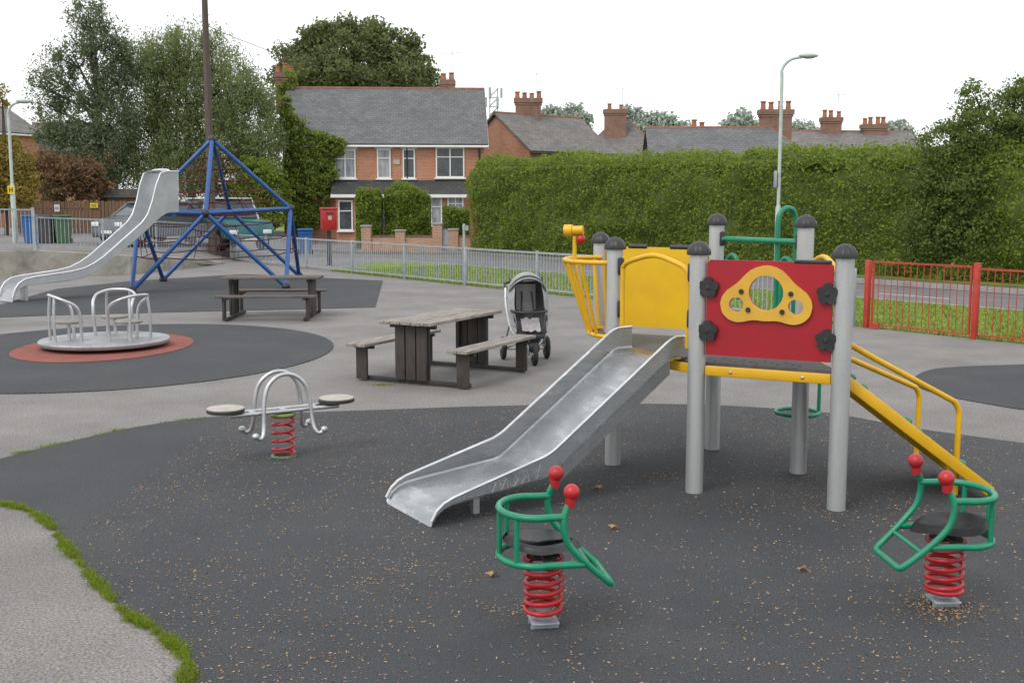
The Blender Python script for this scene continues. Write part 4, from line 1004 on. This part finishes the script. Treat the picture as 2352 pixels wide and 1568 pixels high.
tree('yellowing_tree', 'yellowing small tree at the far left edge behind the street lamp', 'tree', 49, 10, .6, [(20, 380, 55, 45), (50, 420, 40, 40), (-20, 430, 70, 60), (5, 340, 30, 30), (5, 225, 14, 22), (40, 450, 50, 20)], 300, 55, .17, .065, m_yeltree, .1)
tree('garden_bush', 'bright green rounded bush left of the ivy', 'shrub', 57, 595, 0, [(590, 405, 55, 42), (625, 440, 40, 50), (570, 455, 60, 45), (600, 490, 60, 40)], 300, 65, .2, .07, m_hedge, .08)
tree('ivy', 'ivy climbing over the left end and chimney of the cottages', 'climbing plant', 59.3, 700, 0, [(712, 350, 62, 50), (690, 400, 50, 55), (740, 400, 34, 40), (660, 300, 24, 45), (700, 450, 52, 55), (745, 330, 44, 22), (690, 505, 40, 34), (680, 290, 26, 24), (655, 250, 14, 34)], 540, 65, .14, .075, m_ivy, .08, ysc=.3)
tree('ivy', 'small strand of ivy wrapped around the left brick chimney of the cottages', 'climbing plant', 63.6, 660, 7, [(668, 180, 10, 28), (655, 215, 18, 22), (668, 245, 12, 24)], 60, 40, .12, .07, m_ivy, .03, ysc=.6, limbs=False)
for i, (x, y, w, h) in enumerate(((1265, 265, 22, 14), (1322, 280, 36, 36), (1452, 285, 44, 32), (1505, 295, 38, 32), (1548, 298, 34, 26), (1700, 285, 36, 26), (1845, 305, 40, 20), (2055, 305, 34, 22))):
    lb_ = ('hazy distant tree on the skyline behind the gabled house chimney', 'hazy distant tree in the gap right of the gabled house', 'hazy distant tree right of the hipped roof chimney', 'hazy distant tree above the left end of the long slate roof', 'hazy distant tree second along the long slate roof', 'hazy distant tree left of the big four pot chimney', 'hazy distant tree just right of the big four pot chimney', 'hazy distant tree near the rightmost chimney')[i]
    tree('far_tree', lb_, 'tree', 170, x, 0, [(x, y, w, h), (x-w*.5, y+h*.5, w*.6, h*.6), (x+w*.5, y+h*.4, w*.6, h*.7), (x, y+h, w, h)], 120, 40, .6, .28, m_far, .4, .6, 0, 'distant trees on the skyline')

def hedge(name, lab, cat, p0, p1, wid, hf, size, n, m, seed=0, lump=.22, cornerr=.45):
    t = thing(name, lab, cat, (p0+p1)/2); d = (p1-p0); Lh = d.length; d.normalize(); nr = V((-d.y, d.x, 0)); nr = nr if nr.y < 0 else -nr
    def surf(s_, v):
        h = hf(s_/Lh); per = h+wid+h; q = v*per
        if q < h: y, z, no = wid/2, q, V((nr.x, nr.y, 0))
        elif q < h+wid: y, z, no = wid/2-(q-h), h, V((0, 0, 1))
        else: y, z, no = -wid/2, h-(q-h-wid), V((-nr.x, -nr.y, 0))
        ex = max(0, z-(h-cornerr))/cornerr; ey = max(0, abs(y)-(wid/2-cornerr))/cornerr
        if ex > 0 and ey > 0:
            l_ = math.hypot(ex, ey)
            if l_ > 1: z = h-cornerr+cornerr*ex/l_; y = math.copysign(wid/2-cornerr+cornerr*ey/l_, y)
        e_ = min(s_, Lh-s_); y *= min(1, .35+.65*math.sqrt(min(1, e_/.9))) if e_ < .9 else 1
        z *= (.86+.14*math.sqrt(min(1, e_/.9)))
        p = p0+d*s_+nr*y+up*z
        f = noise.noise(p*.55+V((seed, 0, 0)))*lump*1.4+noise.noise(p*1.7+V((0, seed, 0)))*lump*.9+noise.noise(p*4.5)*lump*.4
        return p+no*f, no
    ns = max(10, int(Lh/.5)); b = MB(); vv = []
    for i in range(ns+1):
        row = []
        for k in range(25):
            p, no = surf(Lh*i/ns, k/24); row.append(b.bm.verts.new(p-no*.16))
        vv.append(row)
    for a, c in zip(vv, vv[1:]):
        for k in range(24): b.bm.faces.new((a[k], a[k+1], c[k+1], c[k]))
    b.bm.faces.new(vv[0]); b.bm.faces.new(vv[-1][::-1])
    b.build('shade_core', m_core, t)  # solid core blocking see-through, dark green painted for the shade behind the leaves
    P = np.empty((n, 3))
    for i in range(n):
        p, no = surf(rnd.random()*Lh, rnd.random()**1.25*.93); P[i] = p+no*(rnd.random()**2*.24-.09)
    quads('foliage', leaves(P, size, .55), m, t); return t
hs = G(1070, 578); hs = V((hs.x+.15, 50.5, 0)); he = Lp(13.6, 7)
hedge('hedge', 'tall clipped green hedge along the far side of the road', 'hedge', hs+FN*.8, he, 2.6, lambda f: 3.85-.2*f+.5*max(0, f-.75), .05, 125000, m_hedge, 3, .3, .8)
for (x0, x1, Y, h, nn, lab, sd_) in ((818, 878, 52.6, 433, 6500, 'tall narrow clipped bush in front of the cottages, nearer the post box', 5), (884, 990, 52.9, 430, 9500, 'broad clipped bush behind the brick garden wall of the cottages', 9), (1016, 1078, 52.3, 470, 5000, 'small round clipped bush beside the end of the tall hedge', 12)):
    p_, q_ = at(x0, 500, Y), at(x1, 500, Y); p_.z = q_.z = 0; zt_ = at(900, h, Y).z
    hedge('clipped_bush', lab, 'shrub', p_, q_, 1.3, lambda f, z=zt_: z, .052, nn, m_hedge, sd_, .22, .5)

# ------------------------------------------------------------------ overhead wire
w0 = at(476, 60, pl.y); w1 = at(1030, 200, 63); b = MB(); b.tube([w0.lerp(w1, t)-up*1.2*4*t*(1-t)*.5 for t in [k/12 for k in range(13)]], .012, 4)
tag(b.build('overhead_wire', m_metalb), 'thin overhead wire from the telegraph pole to the cottages', 'wire')

# ------------------------------------------------------------------ light, sky, camera
sun_dir = V((-.45, -.55, .85)).normalized()
el = math.asin(sun_dir.z); az = math.atan2(sun_dir.x, sun_dir.y)
W_ = bpy.data.worlds.new('World'); SC.world = W_; W_.use_nodes = True; nt = W_.node_tree
bg = nt.nodes['Background']; sky = nt.nodes.new('ShaderNodeTexSky'); sky.sky_type = 'NISHITA'; sky.sun_disc = False
sky.sun_elevation = el; sky.sun_rotation = az
cl = mixc(nt, .88, sky.outputs[0], (11.5, 11.6, 11.7))
nt.links.new(cl, bg.inputs[0]); bg.inputs[1].default_value = .12
sl_ = bpy.data.lights.new('sun', 'SUN'); sl_.energy = 1.45; sl_.angle = math.radians(25); sl_.color = (1, .96, .9)
so_ = bpy.data.objects.new('sun', sl_); C.objects.link(so_); so_.rotation_euler = (-sun_dir).to_track_quat('-Z', 'Y').to_euler()
cd = bpy.data.cameras.new('camera'); cd.sensor_width = 36; cd.lens = F/2352*36; cd.clip_end = 3000
co_ = bpy.data.objects.new('camera', cd); C.objects.link(co_); co_.location = (0, 0, H); co_.rotation_euler = (PI/2-TH, 0, 0)
SC.camera = co_
SC.view_settings.view_transform = 'Standard'; SC.view_settings.look = 'None'; SC.view_settings.exposure = 0
